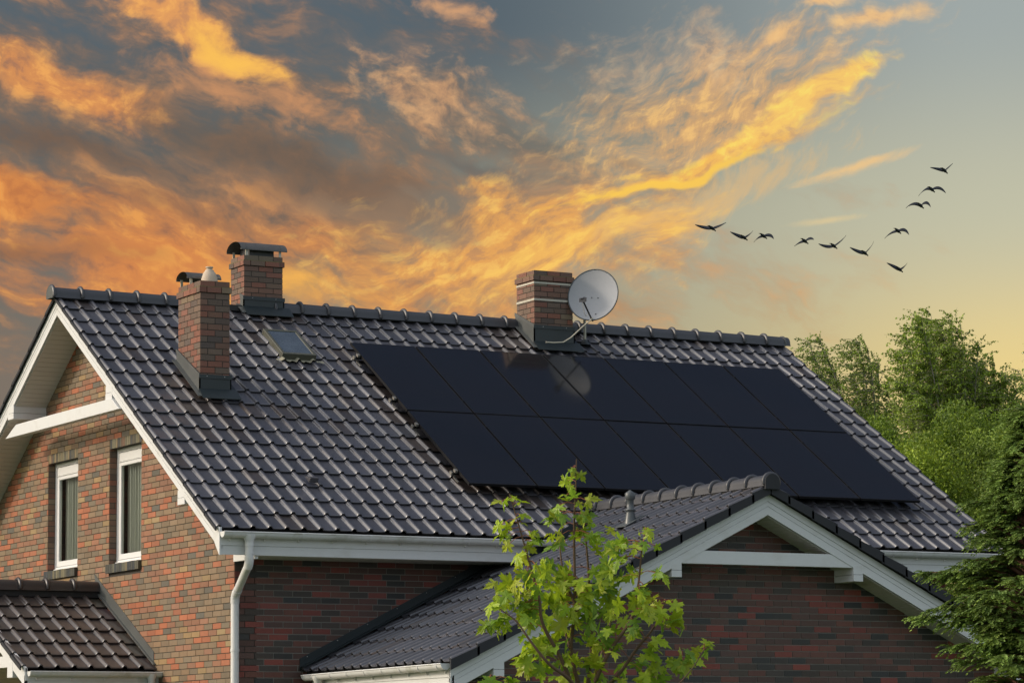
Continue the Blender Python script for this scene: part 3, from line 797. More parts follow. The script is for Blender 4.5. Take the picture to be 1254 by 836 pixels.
# ---- gutters
def gutter(A, B, outw, r=0.066, name='gutter'):
    """half-round trough from A to B (rim level), outw is horizontal away from the wall"""
    mb = MB()
    A, B, outw = Vector(A), Vector(B), Vector(outw); n = 12
    for rr, fl in ((r, False), (r - 0.005, True)):
        vs = [P + outw * (math.cos(math.pi * q / n) * rr) - Z_ * math.sin(math.pi * q / n) * rr * 1.08 for P in (A, B) for q in range(n + 1)]
        mb.add(vs, [(q, q + 1, n + 2 + q, n + 1 + q) for q in range(n)], None, True)
    d = (B - A).normalized()
    mb.tube([A + outw * r, B + outw * r], 0.009, 8)
    for P in (A, B):
        ps = [P + outw * (math.cos(math.pi * q / n) * r * 1.04) - Z_ * math.sin(math.pi * q / n) * r * 1.12 for q in range(n + 1)]
        mb.prism([p + Z_ * 0.004 for p in ps], (0, 0, 0), d * 0.004)
    L = (B - A).length; k = 1.9
    while k < L:      # joints between lengths of trough
        vs = [A + d * (k + e) + outw * (math.cos(math.pi * q / n) * (r + 0.003)) - Z_ * math.sin(math.pi * q / n) * (r + 0.003) * 1.09 for q in range(n + 1) for e in (0, 0.10)]
        mb.add(vs, [(2 * q, 2 * q + 1, 2 * q + 3, 2 * q + 2) for q in range(n)], None, True); k += 2.9
    g_ = mb.build(name, M['gutter'], house); k = 0.12
    while k < L:
        P = A + d * k; rr = r + 0.007; vs = []; bb = MB()
        for q in range(n + 1):
            for e in (0, 0.022):
                vs.append(P + d * e + outw * (math.cos(math.pi * q / n) * rr) - Z_ * math.sin(math.pi * q / n) * rr * 1.10)
        bb.add(vs + [v * 1.0 + (P - v) * 0.06 for v in vs], [(2 * q, 2 * q + 1, 2 * q + 3, 2 * q + 2) for q in range(n)] + [(2 * q, 2 * q + 2, 2 * n + 2 + 2 * q + 2, 2 * n + 2 + 2 * q) for q in range(n)], None, False)
        bb.box((-0.0, -0.10, -0.105), (0.02, -0.055, -0.06), None, (P, d, outw, Z_))
        bb.build('bracket', M['gutter'], g_); k += 0.475
    return g_


gutter((0.01, -0.115, -0.105), (5.35, -0.115, -0.105), (0, -1, 0))
gutter((7.2, -0.115, -0.105), (XE + 0.03, -0.115, -0.105), (0, -1, 0))
# outlet + swan neck + downpipe
XP = 0.375
dp = MB()
dp.lathe([(0.082, -0.01), (0.078, -0.05), (0.058, -0.085), (0.056, -0.13)], (XP, -0.115, -0.12), n=20)
pr_ = 0.052
dp.tube([(XP, -0.115, -0.2), (XP, -0.115, -0.43)], pr_, 18)
dp.tube([(XP, -0.115, -0.40), (XP, -0.115, -0.455), (XP, -0.10, -0.50), (XP, -0.07, -0.54)], pr_ + 0.005, 18)
dp.tube([(XP, -0.08, -0.52), (XP + 0.09, 0.44, -0.80)], pr_, 18)
dp.tube([(XP + 0.085, 0.41, -0.785), (XP + 0.095, 0.49, -0.83), (XP + 0.10, 0.53, -0.88), (XP + 0.10, 0.535, -0.95)], pr_ + 0.005, 18)
dp.tube([(XP + 0.10, 0.535, -0.90), (XP + 0.10, 0.535, GZ)], pr_, 18)
for z in (-0.245, -0.345, -1.52, -3.0): dp.tube([(XP + (0.10 if z < -1 else 0), 0.535 if z < -1 else -0.115, z), (XP + (0.10 if z < -1 else 0), 0.535 if z < -1 else -0.115, z - 0.035)], pr_ + 0.005, 18)
dp.build('downpipe', M['gutter'], house)


# ---- chimneys
def chimney(name, label, x0, x1, y0, y1, zb, zt, course, blen, seed, corb, flash_z, upflash=True, on_ridge=False):
    rn = random.Random(seed); mb = MB()
    core = MB(); core.box((x0 + 0.006, y0 + 0.006, zb), (x1 - 0.006, y1 - 0.006, zt - 0.004))
    z = zt; k = 0
    rows = []
    while z > zb:
        rows.append((z - course, z, k)); z -= course; k += 1
    for (za, zc, k) in rows:
        o = 0.022 if k in corb else 0.0
        j = 0.011
        ph = (blen / 2 if k % 2 else 0)
        for (O, u, nn, L) in ((Vector((x0 - o, y0 - o, 0)), X_, -Y_, x1 - x0 + 2 * o), (Vector((x0 - o, y0 - o, 0)), Y_, -X_, y1 - y0 + 2 * o),
                              (Vector((x0 - o, y1 + o, 0)), X_, Y_, x1 - x0 + 2 * o), (Vector((x1 + o, y0 - o, 0)), Y_, X_, y1 - y0 + 2 * o)):
            a = -ph if ph else 0.0
            while a < L - 0.01:
                b = min(a + blen, L); a2 = max(a, 0)
                if L - b < 0.05: b = L
                if b - a2 > 0.02:
                    ja = j / 2 if a2 > 0 else 0.002; jb = j / 2 if b < L else 0.002
                    mb.box((a2 + ja, -0.10, za + j / 2), (b - jb, 0.0, zc - j / 2), pick(PAL_C, rn), (O, u, nn, Z_))
                a = b if b == L else a + blen
    ch = mb.build('chimney', M['brick'], house); ch['label'] = label
    core.build('mortar_core', M['mortar_dark'], ch)
    tp = MB(); tp.box((x0 + 0.01, y0 + 0.01, zt - 0.02), (x1 - 0.01, y1 - 0.01, zt - 0.003))
    zk = zt - course * min(corb)
    for (a, b, c, d) in ((x0 - 0.020, x1 + 0.020, y0 - 0.020, y0 + 0.02), (x0 - 0.020, x0 + 0.02, y0 + 0.02, y1 + 0.018)):
        tp.box((a, c, zk - 0.006), (b, d, zk + 0.004))
    tp.build('mortar_cap', M['moss'], ch)
    # flashing: front apron, stepped sides
    fl = MB(); e = 0.018
    zf = flash_z
    zr = TA * y0
    fl.box((x0 - e, y0 - e, zr - 0.02), (x1 + e, y0 - 0.0005, zf)); fl.box((x0 - e - 0.006, y0 - e - 0.012, zf - 0.055), (x1 + e + 0.006, y0 - e - 0.0005, zf - 0.0))
    fl.prism([Vector((x0 - 0.03, y0 - e, zr + 0.045)), Vector((x0 - 0.03, y0 - e, zr + 0.035)), Vector((x0 - 0.03, y0 - 0.17, zr - 0.17 * TA + 0.008)), Vector((x0 - 0.03, y0 - 0.17, zr - 0.17 * TA + 0.02))], (0, 0, 0), (x1 - x0 + 0.06 + 0.07, 0, 0))
    for (xa, xb) in ((x1 + 0.0005, x1 + e),):
        fl.prism([Vector((xa, y0 - e, zr - 0.02)), Vector((xa, y1, TA * min(y1, YR) - 0.02)), Vector((xa, y1, TA * min(y1, YR) + 0.17)), Vector((xa, y0 - e, zf))], (0, 0, 0), (xb - xa, 0, 0))
    fl.prism([Vector((x1 + e, y0 - 0.05, zr - 0.05 * TA + 0.012)), Vector((x1 + e, y1, TA * min(y1, YR) + 0.012)), Vector((x1 + e, y1, TA * min(y1, YR) + 0.02)), Vector((x1 + e, y0 - 0.05, zr - 0.05 * TA + 0.02))], (0, 0, 0), (0.10, 0, 0))
    fl.build('flashing', M['flash'], ch)
    fs = MB(); xa = x0 - e
    ytop = min(y1 + 0.02, YR)
    fs.prism([Vector((xa, y0 - e, zr - 0.02)), Vector((xa, ytop, TA * ytop - 0.02)), Vector((xa, ytop, TA * ytop + 0.17)), Vector((xa, y0 - e, zf))], (0, 0, 0), (e - 0.0005, 0, 0))
    fs.prism([Vector((xa - 0.010, y0 - e - .01, zf - 0.05)), Vector((xa - 0.010, ytop, TA * ytop + 0.12)), Vector((xa - 0.010, ytop, TA * ytop + 0.175)), Vector((xa - 0.010, y0 - e - .01, zf + 0.004))], (0, 0, 0), (0.0095, 0, 0))
    fs.prism([Vector((xa, y0 - 0.13, zr - 0.13 * TA + 0.012)), Vector((xa, ytop, TA * ytop + 0.012)), Vector((xa, ytop, TA * ytop + 0.022)), Vector((xa, y0 - 0.13, zr - 0.13 * TA + 0.022))], (0, 0, 0), (-0.07, 0, 0))
    fs.build('side_flashing', M['flash_grey'], ch)
    sc_ = MB()
    for q in (0.2, 0.8):
        sc_ = MB(); sc_.lathe([(0.0, -0.006), (0.007, -0.004), (0.007, 0)], (x0 + (x1 - x0) * q, y0 - e - 0.0125, zf - 0.025), (0, 1, 0), 8); sc_.build('screw', M['alu'], ch)
    return ch


def cowl(parent, x0, x1, y0, y1, zt, along='Y', h=0.10):
    """arched sheet-metal cover on four legs; the arch runs along one axis"""
    mb = MB(); n = 14; t = 0.008; ARC = 0.50
    xm, ym = (x0 + x1) / 2, (y0 + y1) / 2
    if along == 'X': A, B = Vector((x0 - 0.07, ym, zt + h)), Vector((x1 + 0.07, ym, zt + h)); side = Y_; r = (y1 - y0) / 2 + 0.02
    else: A, B = Vector((xm, y0 - 0.05, zt + h)), Vector((xm, y1 + 0.05, zt + h)); side = X_; r = (x1 - x0) / 2 + 0.0
    for rr in (r, r - t):
        vs = [P + side * math.cos(math.pi * q / n) * rr + Z_ * (math.sin(math.pi * q / n) * rr * ARC) for P in (A, B) for q in range(n + 1)]
        mb.add(vs, [(q, q + 1, n + 2 + q, n + 1 + q) for q in range(n)], None, True)
    for sg in (1, -1):  # rims
        for P in (A, B): pass
        mb.box((0, -0.008, -0.012), ((B - A).length, 0.008, 0.004), None, (A + side * sg * (r - 0.004), (B - A).normalized(), side, Z_))
    d = (B - A).normalized()
    for e in (0.12, 0.86):
        P = A + d * ((B - A).length * e)
        vs = [P + d * w_ + side * math.cos(math.pi * q / n) * (r + 0.004) + Z_ * (math.sin(math.pi * q / n) * (r + 0.004) * ARC) for w_ in (0, 0.012) for q in range(n + 1)]
        mb.add(vs, [(q, q + 1, n + 2 + q, n + 1 + q) for q in range(n)], None, True)
    o = mb.build('cowl', M['cowl'], parent)
    for sg in (1, -1):
        for e in (0.14, 0.86):
            lg = MB(); P = A + d * ((B - A).length * e) + side * sg * (r - 0.03)
            lg.box((-0.018, -0.006, -h - 0.01), (0.018, 0.006, 0.01), None, (P, d, side, Z_)); lg.build('cowl_leg', M['strap'], parent)
    return o


ch1 = chimney('chimney', 'tall front brick chimney standing on the tiles, with a cowl and a clay pot', 1.125, 1.560, 3.13, 3.88, 1.95, 3.566, 0.0845, 0.218, 21, (1,), 2.277)
cowl(ch1, 1.15, 1.52, 3.50, 3.84, 3.566, along='X', h=0.085)
pt = MB(); pt.lathe([(0.115, 0.0), (0.112, 0.05), (0.085, 0.135), (0.062, 0.16), (0.060, 0.175), (0.042, 0.178), (0.040, 0.20), (0.052, 0.205), (0.052, 0.22), (0.0, 0.222)], (1.345, 3.33, 3.566), n=28)
pt.box((1.36, 3.30, 3.64), (1.50, 3.36, 3.652))
pt.build('chimney_pot', M['pot'], ch1)
ch2 = chimney('chimney', 'short square brick chimney on the ridge under an arched metal cowl', 2.85, 3.465, 5.50, 5.97, 3.40, 4.38, 0.079, 0.232, 22, (1,), 3.772)
cowl(ch2, 2.86, 3.46, 5.50, 5.97, 4.38, along='X', h=0.085)
fi = MB(); fi.box((2.97, 5.58, 4.375), (3.36, 5.90, 4.50)); fi.build('flue', M['darkplastic'], ch2)
ch3 = chimney('chimney', 'wide brick chimney near the middle of the ridge with two pale straps', 7.41, 8.08, 5.02, 5.56, 3.15, 4.397, 0.0805, 0.228, 23, (1,), 3.56)
for z in (4.205, 3.95):
    e = 0.006; ss = MB()
    ss.box((7.41 - e, 5.02 - e, z - 0.014), (8.08 + e, 5.02 - 0.0005, z + 0.014)); ss.box((7.41 - e, 5.02 - 0.0004, z - 0.014), (7.41 - 0.0005, 5.56, z + 0.014)); ss.box((8.0805, 5.02 - 0.0004, z - 0.014), (8.08 + e, 5.56, z + 0.014))
    ss.build('strap', M['strap'], ch3)

# ---- roof window
nR = Vector((0, -SA, CA)); O = Vector((2.835, 4.18, 4.18 * TA)) + nR * 0.0
sw_ = MB(); Lx, Ls = 0.53, 0.80
fr = (O, X_, sF, nR)
sw_.box((0, 0, -0.06), (Lx, 0.05, 0.062), None, fr); sw_.box((0, Ls - 0.05, -0.06), (Lx, Ls, 0.062), None, fr)
sw_.box((0, 0.05, -0.06), (0.045, Ls - 0.05, 0.062), None, fr); sw_.box((Lx - 0.045, 0.05, -0.06), (Lx, Ls - 0.05, 0.062), None, fr)
rw = sw_.build('roof_window', M['olive'], house, bevel=0.006)
rg = MB(); rg.box((0.045, 0.05, 0.03), (Lx - 0.045, Ls - 0.05, 0.052), None, fr); rg.build('pane', M['skyglass'], rw)
ra = MB()
n = 40
vs = []
for i in range(n + 1):
    x = -0.09 + (Lx + 0.20) * i / n
    X = O.x + x; ph = ((X - 0.0235 + TW / 2) % TW) - TW / 2
    hh = prof(ph) + 0.010
    vs.append(O + X_ * x + sF * 0.0 + nR * (hh + 0.0)); vs.append(O + X_ * x + sF * (-0.075 + 0.018 * math.sin(i * 1.1)) + nR * (hh + 0.008))
ra.add(vs, [(2 * i, 2 * i + 2, 2 * i + 3, 2 * i + 1) for i in range(n)], None, True)
ra.build('apron', M['apron'], rw)

# ================================================================== WING (front gable)
XR2, ZR2, T2 = 5.92, 0.455, 0.49; A2 = math.atan(T2); C2, S2 = math.cos(A2), math.sin(A2)
YG = -3.40; YWG = -2.97; XL2 = 1.42; XRt = 2 * XR2 - XL2
sL = Vector((C2, 0, S2)); sRr = Vector((-C2, 0, S2))
ZE2 = ZR2 - T2 * (XR2 - XL2)
SL2 = (XR2 - XL2) / C2
NR2 = int(SL2 / TG) + 1
def keepL(i, j):
    y = YG - 0.03 + i * TW; x = XL2 + j * TG * C2
    z = ZE2 + (j + 1) * TG * S2
    lim = max(YW, (z + 0.05) / TA + 0.25)
    return y < lim
wt = MB(); rt = random.Random(12)
NC2 = 22
O_L = Vector((XL2, YG - 0.03, ZE2))
tile_field(wt, O_L, Y_, sL, NC2, NR2, keep=keepL, rnd=rt, brown=0.03, top_trim=SL2 - 0.01)
wr = wt.build('wing_roof', M['tile'], house)
wt = MB()
tile_field(wt, Vector((XRt, YG - 0.03, ZE2)), Y_, sRr, NC2, NR2, keep=keepL, rnd=rt, us=[-0.046, -0.030, -0.02, 0, 0.02, 0.030, 0.046, 0.118, 0.189], top_trim=SL2 - 0.01)
wt.build('tiles', M['tile'], wr)
vf = MB(); verge_flaps(vf, Vector((XL2 - 0.01, YG - 0.075, ZE2 - 0.028)), sL, NR2, -Y_, 0.125, D_, top=SL2); vf.build('verge_tile', M['tile_flat'], wr)
vf = MB(); verge_flaps(vf, Vector((XRt + 0.01, YG - 0.075, ZE2 - 0.028)), sRr, NR2, -Y_, 0.125, D_, top=SL2); vf.build('verge_tile', M['tile_flat'], wr)

ud = MB()
for sgn in (-1, 1):
    xe = XR2 + sgn * (XR2 - XL2 - 0.1)
    ze = ZR2 - T2 * (XR2 - XL2 - 0.1) - 0.10
    ud.prism([Vector((xe, YG + 0.02, ze)), Vector((XR2, YG + 0.02, ZR2 - 0.10)), Vector((XR2, YG + 0.02, ZR2 - 0.13)), Vector((xe, YG + 0.02, ze - 0.03))], (0, 0, 0), (0, YW - YG - 0.03, 0))
ud.prism([Vector((XR2 - 0.10, YG, ZR2 - 0.10)), Vector((XR2 + 0.10, YG, ZR2 - 0.10)), Vector((XR2 + 0.085, YG, ZR2 + 0.0)), Vector((XR2 - 0.085, YG, ZR2 + 0.0))], (0, 0, 0), (0, 3.9, 0))
ud.build('roof_deck', M['dark'], wr)
ridge_caps(('ridge_cap', M['ridge'], house), Vector((XR2, YG - 0.10, ZR2 - 0.015)), Y_, 11, 0.41, r=0.104)
re = MB(); ridge_end(re, Vector((XR2, YG - 0.125, ZR2 - 0.02)), Y_, 0.108, 0.085); re.build('ridge_end', M['tile_flat'], house)
RT = ZR2 - 0.153 + 0.0
apx = Vector((XR2, YG, RT))
board('wing_rake_board', (Vector((XL2 + 0.02, YG, RT - T2 * (XR2 - XL2 - 0.02))), apx), 0.262, (0, -1, 0), 0.03, (0.36, 0.60))
board('wing_rake_board', (apx, Vector((XRt - 0.02, YG, RT - T2 * (XR2 - XL2 - 0.02)))), 0.262, (0, -1, 0), 0.03, (0.36, 0.60))
soffit(Vector((XL2 + 0.02, YG + 0.03, RT - 0.275 - T2 * (XR2 - XL2 - 0.02))), Y_, sL, 0.46, (XR2 - XL2 - 0.02) / C2, Vector((-S2, 0, C2)), w=0.09)
soffit(Vector((XRt - 0.02, YG + 0.03, RT - 0.275 - T2 * (XR2 - XL2 - 0.02))), Y_, sRr, 0.46, (XR2 - XL2 - 0.02) / C2, Vector((S2, 0, C2)), w=0.09)
for xx in (7.265, 2 * XR2 - 7.265, 9.75, 2 * XR2 - 9.75):
    zc = RT - T2 * abs(xx - XR2); wb = MB()
    wb.box((xx - 0.072, YG - 0.002, zc - 0.40), (xx + 0.072, YWG, zc - 0.318)); wb.box((xx - 0.072, YG - 0.001, zc - 0.314), (xx + 0.072, YWG, zc - 0.2))
    wb.build('wing_purlin_box', M['white'], house, bevel=0.003)
wb = MB(); wb.box((XR2 - 1.30, YG + 0.008, -0.588), (XR2 + 1.30, YG + 0.09, -0.425)); wb.build('wing_tie_beam', M['white'], house, bevel=0.004)
# wing walls
XWl, XWr = 1.78, 2 * XR2 - 1.78
def wtop(x): return RT - 0.27 - T2 * abs(x - XR2) + 0.02
ww = MB()
ww.poly([(XWl, YWG, GZ), (XWr, YWG, GZ), (XWr, YWG, wtop(XWr)), (XR2, YWG, wtop(XR2)), (XWl, YWG, wtop(XWl))])
for x in (XWl, XWr): ww.quad((x, YWG, GZ), (x, YW, GZ), (x, YW, wtop(x)), (x, YWG, wtop(x)))
ww.build('wing_wall', M['mortar'], house)
bk = MB(); rnd = random.Random(5)
bricks(bk, Vector((0, YWG, 0)), X_, -Y_, XWl, XWr, -4.2, 0.2, BL, BC, PAL_SHADED, rnd, inside=lambda a, z: z < wtop(a) + 0.05, phase=XWl + 0.05, zref=-0.36)
bricks(bk, Vector((XWl, 0, 0)), Y_, -X_, YWG, YW, -4.2, wtop(XWl) - 0.1, BL, BC, PAL_SUNLIT, rnd, phase=YWG, zref=-0.36)
bk.build('wing_brickwork', M['brick'], house)
# wing eave: fascia, soffit, gutter
ZF2 = ZE2 - 0.10
board('wing_fascia', (Vector((XL2 + 0.045, YG, ZF2)), Vector((XL2 + 0.045, YW - 0.3, ZF2))), 0.27, (-1, 0, 0), 0.025, (0.5,))
board('wing_fascia', (Vector((XRt - 0.045, YG, ZF2)), Vector((XRt - 0.045, YW - 0.3, ZF2))), 0.27, (1, 0, 0), 0.025, (0.5,))
soffit(Vector((XL2 + 0.07, YG + 0.03, ZF2 - 0.275)), Y_, X_, YW - YG - 0.3, XWl - XL2 - 0.05, Z_)
gutter((XL2 - 0.04, YG - 0.01, ZF2 + 0.02), (XL2 - 0.04, YW - 0.28, ZF2 - 0.005), (-1, 0, 0), r=0.066, name='wing_gutter')
gu = MB(); gu.lathe([(0.075, -0.02), (0.072, -0.06), (0.052, -0.09), (0.05, -0.8)], (XL2 - 0.05, YW - 0.65, ZF2), n=18)
gu.build('wing_downpipe', M['gutter'], house)
# flashing on the main wall above the wing roof
fw_ = MB()
def zl(x): return ZR2 - T2 * (XR2 - x)
xa, xb = 1.42, 5.3
fw_.prism([Vector((xa, YW - 0.02, zl(xa) - 0.03)), Vector((xb, YW - 0.02, zl(xb) - 0.03)), Vector((xb, YW - 0.02, zl(xb) + 0.115)), Vector((xa, YW - 0.02, zl(xa) + 0.115))], (0, 0, 0), (0, 0.018, 0))
fw_.prism([Vector((xa, YW - 0.026, zl(xa) + 0.068)), Vector((xb, YW - 0.026, zl(xb) + 0.068)), Vector((xb, YW - 0.026, zl(xb) + 0.12)), Vector((xa, YW - 0.026, zl(xa) + 0.12))], (0, 0, 0), (0, 0.0055, 0))
fw_.prism([Vector((xa, YW - 0.16, zl(xa) + 0.006)), Vector((xb, YW - 0.16, zl(xb) + 0.006)), Vector((xb, YW - 0.16, zl(xb) + 0.014)), Vector((xa, YW - 0.16, zl(xa) + 0.014))], (0, 0, 0), (0, 0.139, 0))
# triangular piece before the main fascia
fw_.prism([Vector((4.42, -0.052, zl(4.42) - 0.05)), Vector((5.35, -0.052, zl(5.35) - 0.05)), Vector((5.35, -0.052, zl(5.35) + 0.10)), Vector((4.42, -0.052, zl(4.42) + 0.10))], (0, 0, 0), (0, 0.0115, 0))
fl_ = fw_.build('wall_flashing', M['flash'], house)
sc_ = MB(); x = xa + 0.1
while x < 4.6:
    sc_ = MB(); sc_.lathe([(0.0, -0.006), (0.007, -0.004), (0.007, 0)], (x, YW - 0.0265, zl(x) + 0.095), (0, 1, 0), 8); x += 0.43; sc_.build('screw', M['alu'], fl_)
# vent pipe on the wing's roof
vp_ = MB(); vx, vy = 5.13, -1.42; vz = zl(vx)
vp_.lathe([(0.095, -0.10), (0.075, 0.0), (0.056, 0.10), (0.054, 0.125), (0.070, 0.127), (0.070, 0.137), (0.047, 0.150), (0.046, 0.26), (0.062, 0.275), (0.066, 0.28), (0.066, 0.35), (0.058, 0.358), (0.016, 0.385), (0.010, 0.392), (0.0, 0.393)], (vx, vy, vz + 0.02), n=24)
vp_.prism([Vector((vx - 0.15, vy - 0.13, vz - 0.15 * T2 + 0.004)), Vector((vx + 0.15, vy - 0.13, vz + 0.15 * T2 + 0.004)), Vector((vx + 0.15, vy + 0.13, vz + 0.15 * T2 + 0.004)), Vector((vx - 0.15, vy + 0.13, vz - 0.15 * T2 + 0.004))], (0, 0, 0), (0, 0, 0.012))
vp_.build('vent_pipe', M['vent'], house)

# ================================================================== small porch roof on the left gable
T3 = 0.514; A3 = math.atan(T3); C3, S3 = math.cos(A3), math.sin(A3); sP = Vector((0, C3, S3)); sPb = Vector((0, -C3, S3))
YE3, ZE3 = 3.10, -1.640; YR3 = 5.23; ZR3 = ZE3 + T3 * (YR3 - YE3); XL3 = -1.355
SL3 = (YR3 - YE3) / C3
pm = MB(); rt = random.Random(13)
tile_field(pm, Vector((XL3, YE3, ZE3)), X_, sP, 8, 6, base=BROWN, rnd=rt, top_trim=SL3 - 0.01)
# the cut tiles against the wall
for j in range(6):
    a0 = j * TG; c = tuple(v * rt.uniform(.9, 1.1) for v in BROWN); nP = Vector((0, -S3, C3))
    vs = []
    for a, h in ((a0, -0.0055), (a0 + 0.03, 0), (min(a0 + TG + 0.05, SL3), -0.034)):
        for t in (1.69, 1.74, 1.79, 1.83, 1.872): vs.append(Vector((XL3 + t, YE3, ZE3)) + sP * a + nP * (-0.044 + h))
    pm.add(vs, [(q * 5 + p, q * 5 + p + 1, q * 5 + p + 6, q * 5 + p + 5) for q in range(2) for p in range(4)], c, True)
    low = vs[:5]; pm.add(low + [p - nP * 0.015 for p in low], [(p, p + 1, 6 + p, 5 + p) for p in range(4)], c)
po = pm.build('porch_roof', M['tile'], house)
po['label'] = 'small dark brown tiled porch roof against the left gable wall'
pb_ = MB(); tile_field(pb_, Vector((XL3, 2 * YR3 - YE3, ZE3)), X_, sPb, 8, 6, base=BROWN, rnd=rt, us=[-0.046, -0.030, -0.02, 0, 0.02, 0.030, 0.046, 0.118, 0.189], top_trim=SL3 - 0.01)
pb_.build('tiles', M['tile'], po)
vf = MB(); verge_flaps(vf, Vector((XL3 - 0.052, YE3, ZE3 - 0.022)), sP, 6, -X_, 0.055, D_, top=SL3, step=0.02); vf.build('verge_tile', M['tile_flat'], po)
vf = MB(); verge_flaps(vf, Vector((XL3 - 0.055, 2 * YR3 - YE3, ZE3 - 0.012)), sPb, 6, -X_, 0.10, D_, top=SL3); vf.build('verge_tile', M['tile_flat'], po)

ud = MB()
for ye in (YE3 + 0.08, 2 * YR3 - YE3 - 0.08):
    ud.prism([Vector((XL3 + 0.03, ye, ZE3 + 0.04 - 0.13)), Vector((XL3 + 0.03, YR3, ZR3 - 0.13)), Vector((XL3 + 0.03, YR3, ZR3 - 0.16)), Vector((XL3 + 0.03, ye, ZE3 + 0.04 - 0.16))], (0, 0, 0), (XW - XL3 - 0.04, 0, 0))
ud.prism([Vector((XL3, YR3 - 0.09, ZR3 - 0.10)), Vector((XL3, YR3 + 0.09, ZR3 - 0.10)), Vector((XL3, YR3 + 0.08, ZR3 + 0.04)), Vector((XL3, YR3 - 0.08, ZR3 + 0.04))], (0, 0, 0), (XW - XL3 - 0.03, 0, 0))
ud.build('roof_deck', M['dark'], po)
ridge_caps(('ridge_cap', M['ridge_brown'], po), Vector((XL3 - 0.11, YR3, ZR3 + 0.035)), X_, 5, 0.395, r=0.105)
board('porch_rake_board', (Vector((XL3, YE3 - 0.03, ZE3 - 0.045)), Vector((XL3, YR3, ZR3 - 0.03))), 0.25, (-1, 0, 0), 0.03, (0.45,))
board('porch_rake_board', (Vector((XL3, YR3, ZR3 - 0.03)), Vector((XL3, 2 * YR3 - YE3, ZE3 - 0.045))), 0.25, (-1, 0, 0), 0.03, (0.45,))
board('porch_fascia', (Vector((XL3, YE3 - 0.03, ZE3 - 0.10)), Vector((XW, YE3 - 0.03, ZE3 - 0.10))), 0.26, (0, -1, 0), 0.025, (0.45,))
for lo, hi in (((XL3 + 0.03, YE3 + 0.55, ZE3 - 0.02), (XL3 + 0.14, 2 * YR3 - YE3 - 0.55, ZE3 + 0.13)), ((XL3 - 0.005, YE3 + 0.42, ZE3 - 0.16), (XL3 + 0.3, YE3 + 0.62, ZE3 + 0.05)), ((XL3 + 0.4, YE3 + 0.3, ZE3 - 0.40), (XW, YE3 + 0.45, ZE3 - 0.24))):
    pk = MB(); pk.box(lo, hi); pk.build('porch_beam', M['white'], house, bevel=0.004)
soffit(Vector((XL3 + 0.03, YE3, ZE3 - 0.31)), X_, sP, XW - XL3 - 0.03, SL3, Vector((0, -S3, C3)))
soffit(Vector((XL3 + 0.03, 2 * YR3 - YE3, ZE3 - 0.31)), X_, sPb, XW - XL3 - 0.03, SL3, Vector((0, S3, C3)))
for yy in (YE3 + 0.35, 2 * YR3 - YE3 - 0.35):
    pk = MB(); pk.box((XL3 + 0.28, yy - 0.08, GZ), (XL3 + 0.44, yy + 0.08, ZE3 - 0.05)); pk.build('porch_post', M['white'], house, bevel=0.01)
gutter((XL3 + 0.02, YE3 - 0.115, ZE3 - 0.10), (XW - 0.01, YE3 - 0.115, ZE3 - 0.105), (0, -1, 0), r=0.058, name='porch_gutter')
gu = MB(); gu.lathe([(0.07, -0.01), (0.066, -0.05), (0.048, -0.08), (0.046, -3.0)], (XW - 0.14, YE3 - 0.115, ZE3 - 0.11), n=18)
gu.build('porch_downpipe', M['gutter'], house)
fp = MB()
fp.prism([Vector((XW - 0.016, YE3 + 0.12, ZE3 + 0.03)), Vector((XW - 0.016, YR3 + 0.02, ZR3 - 0.04)), Vector((XW - 0.016, YR3 + 0.12, ZR3 + 0.24)), Vector((XW - 0.016, YE3 + 0.12, ZE3 + 0.18))], (0, 0, 0), (0.007, 0, 0))
fp.prism([Vector((XW - 0.05, YE3 + 0.05, ZE3 + 0.0)), Vector((XW - 0.05, YR3, ZR3 - 0.02)), Vector((XW - 0.05, YR3, ZR3 + 0.0)), Vector((XW - 0.05, YE3 + 0.05, ZE3 + 0.02))], (0, 0, 0), (0.034, 0, 0))
fp.build('porch_flashing', M['flash_grey'], house)
rebase(house)

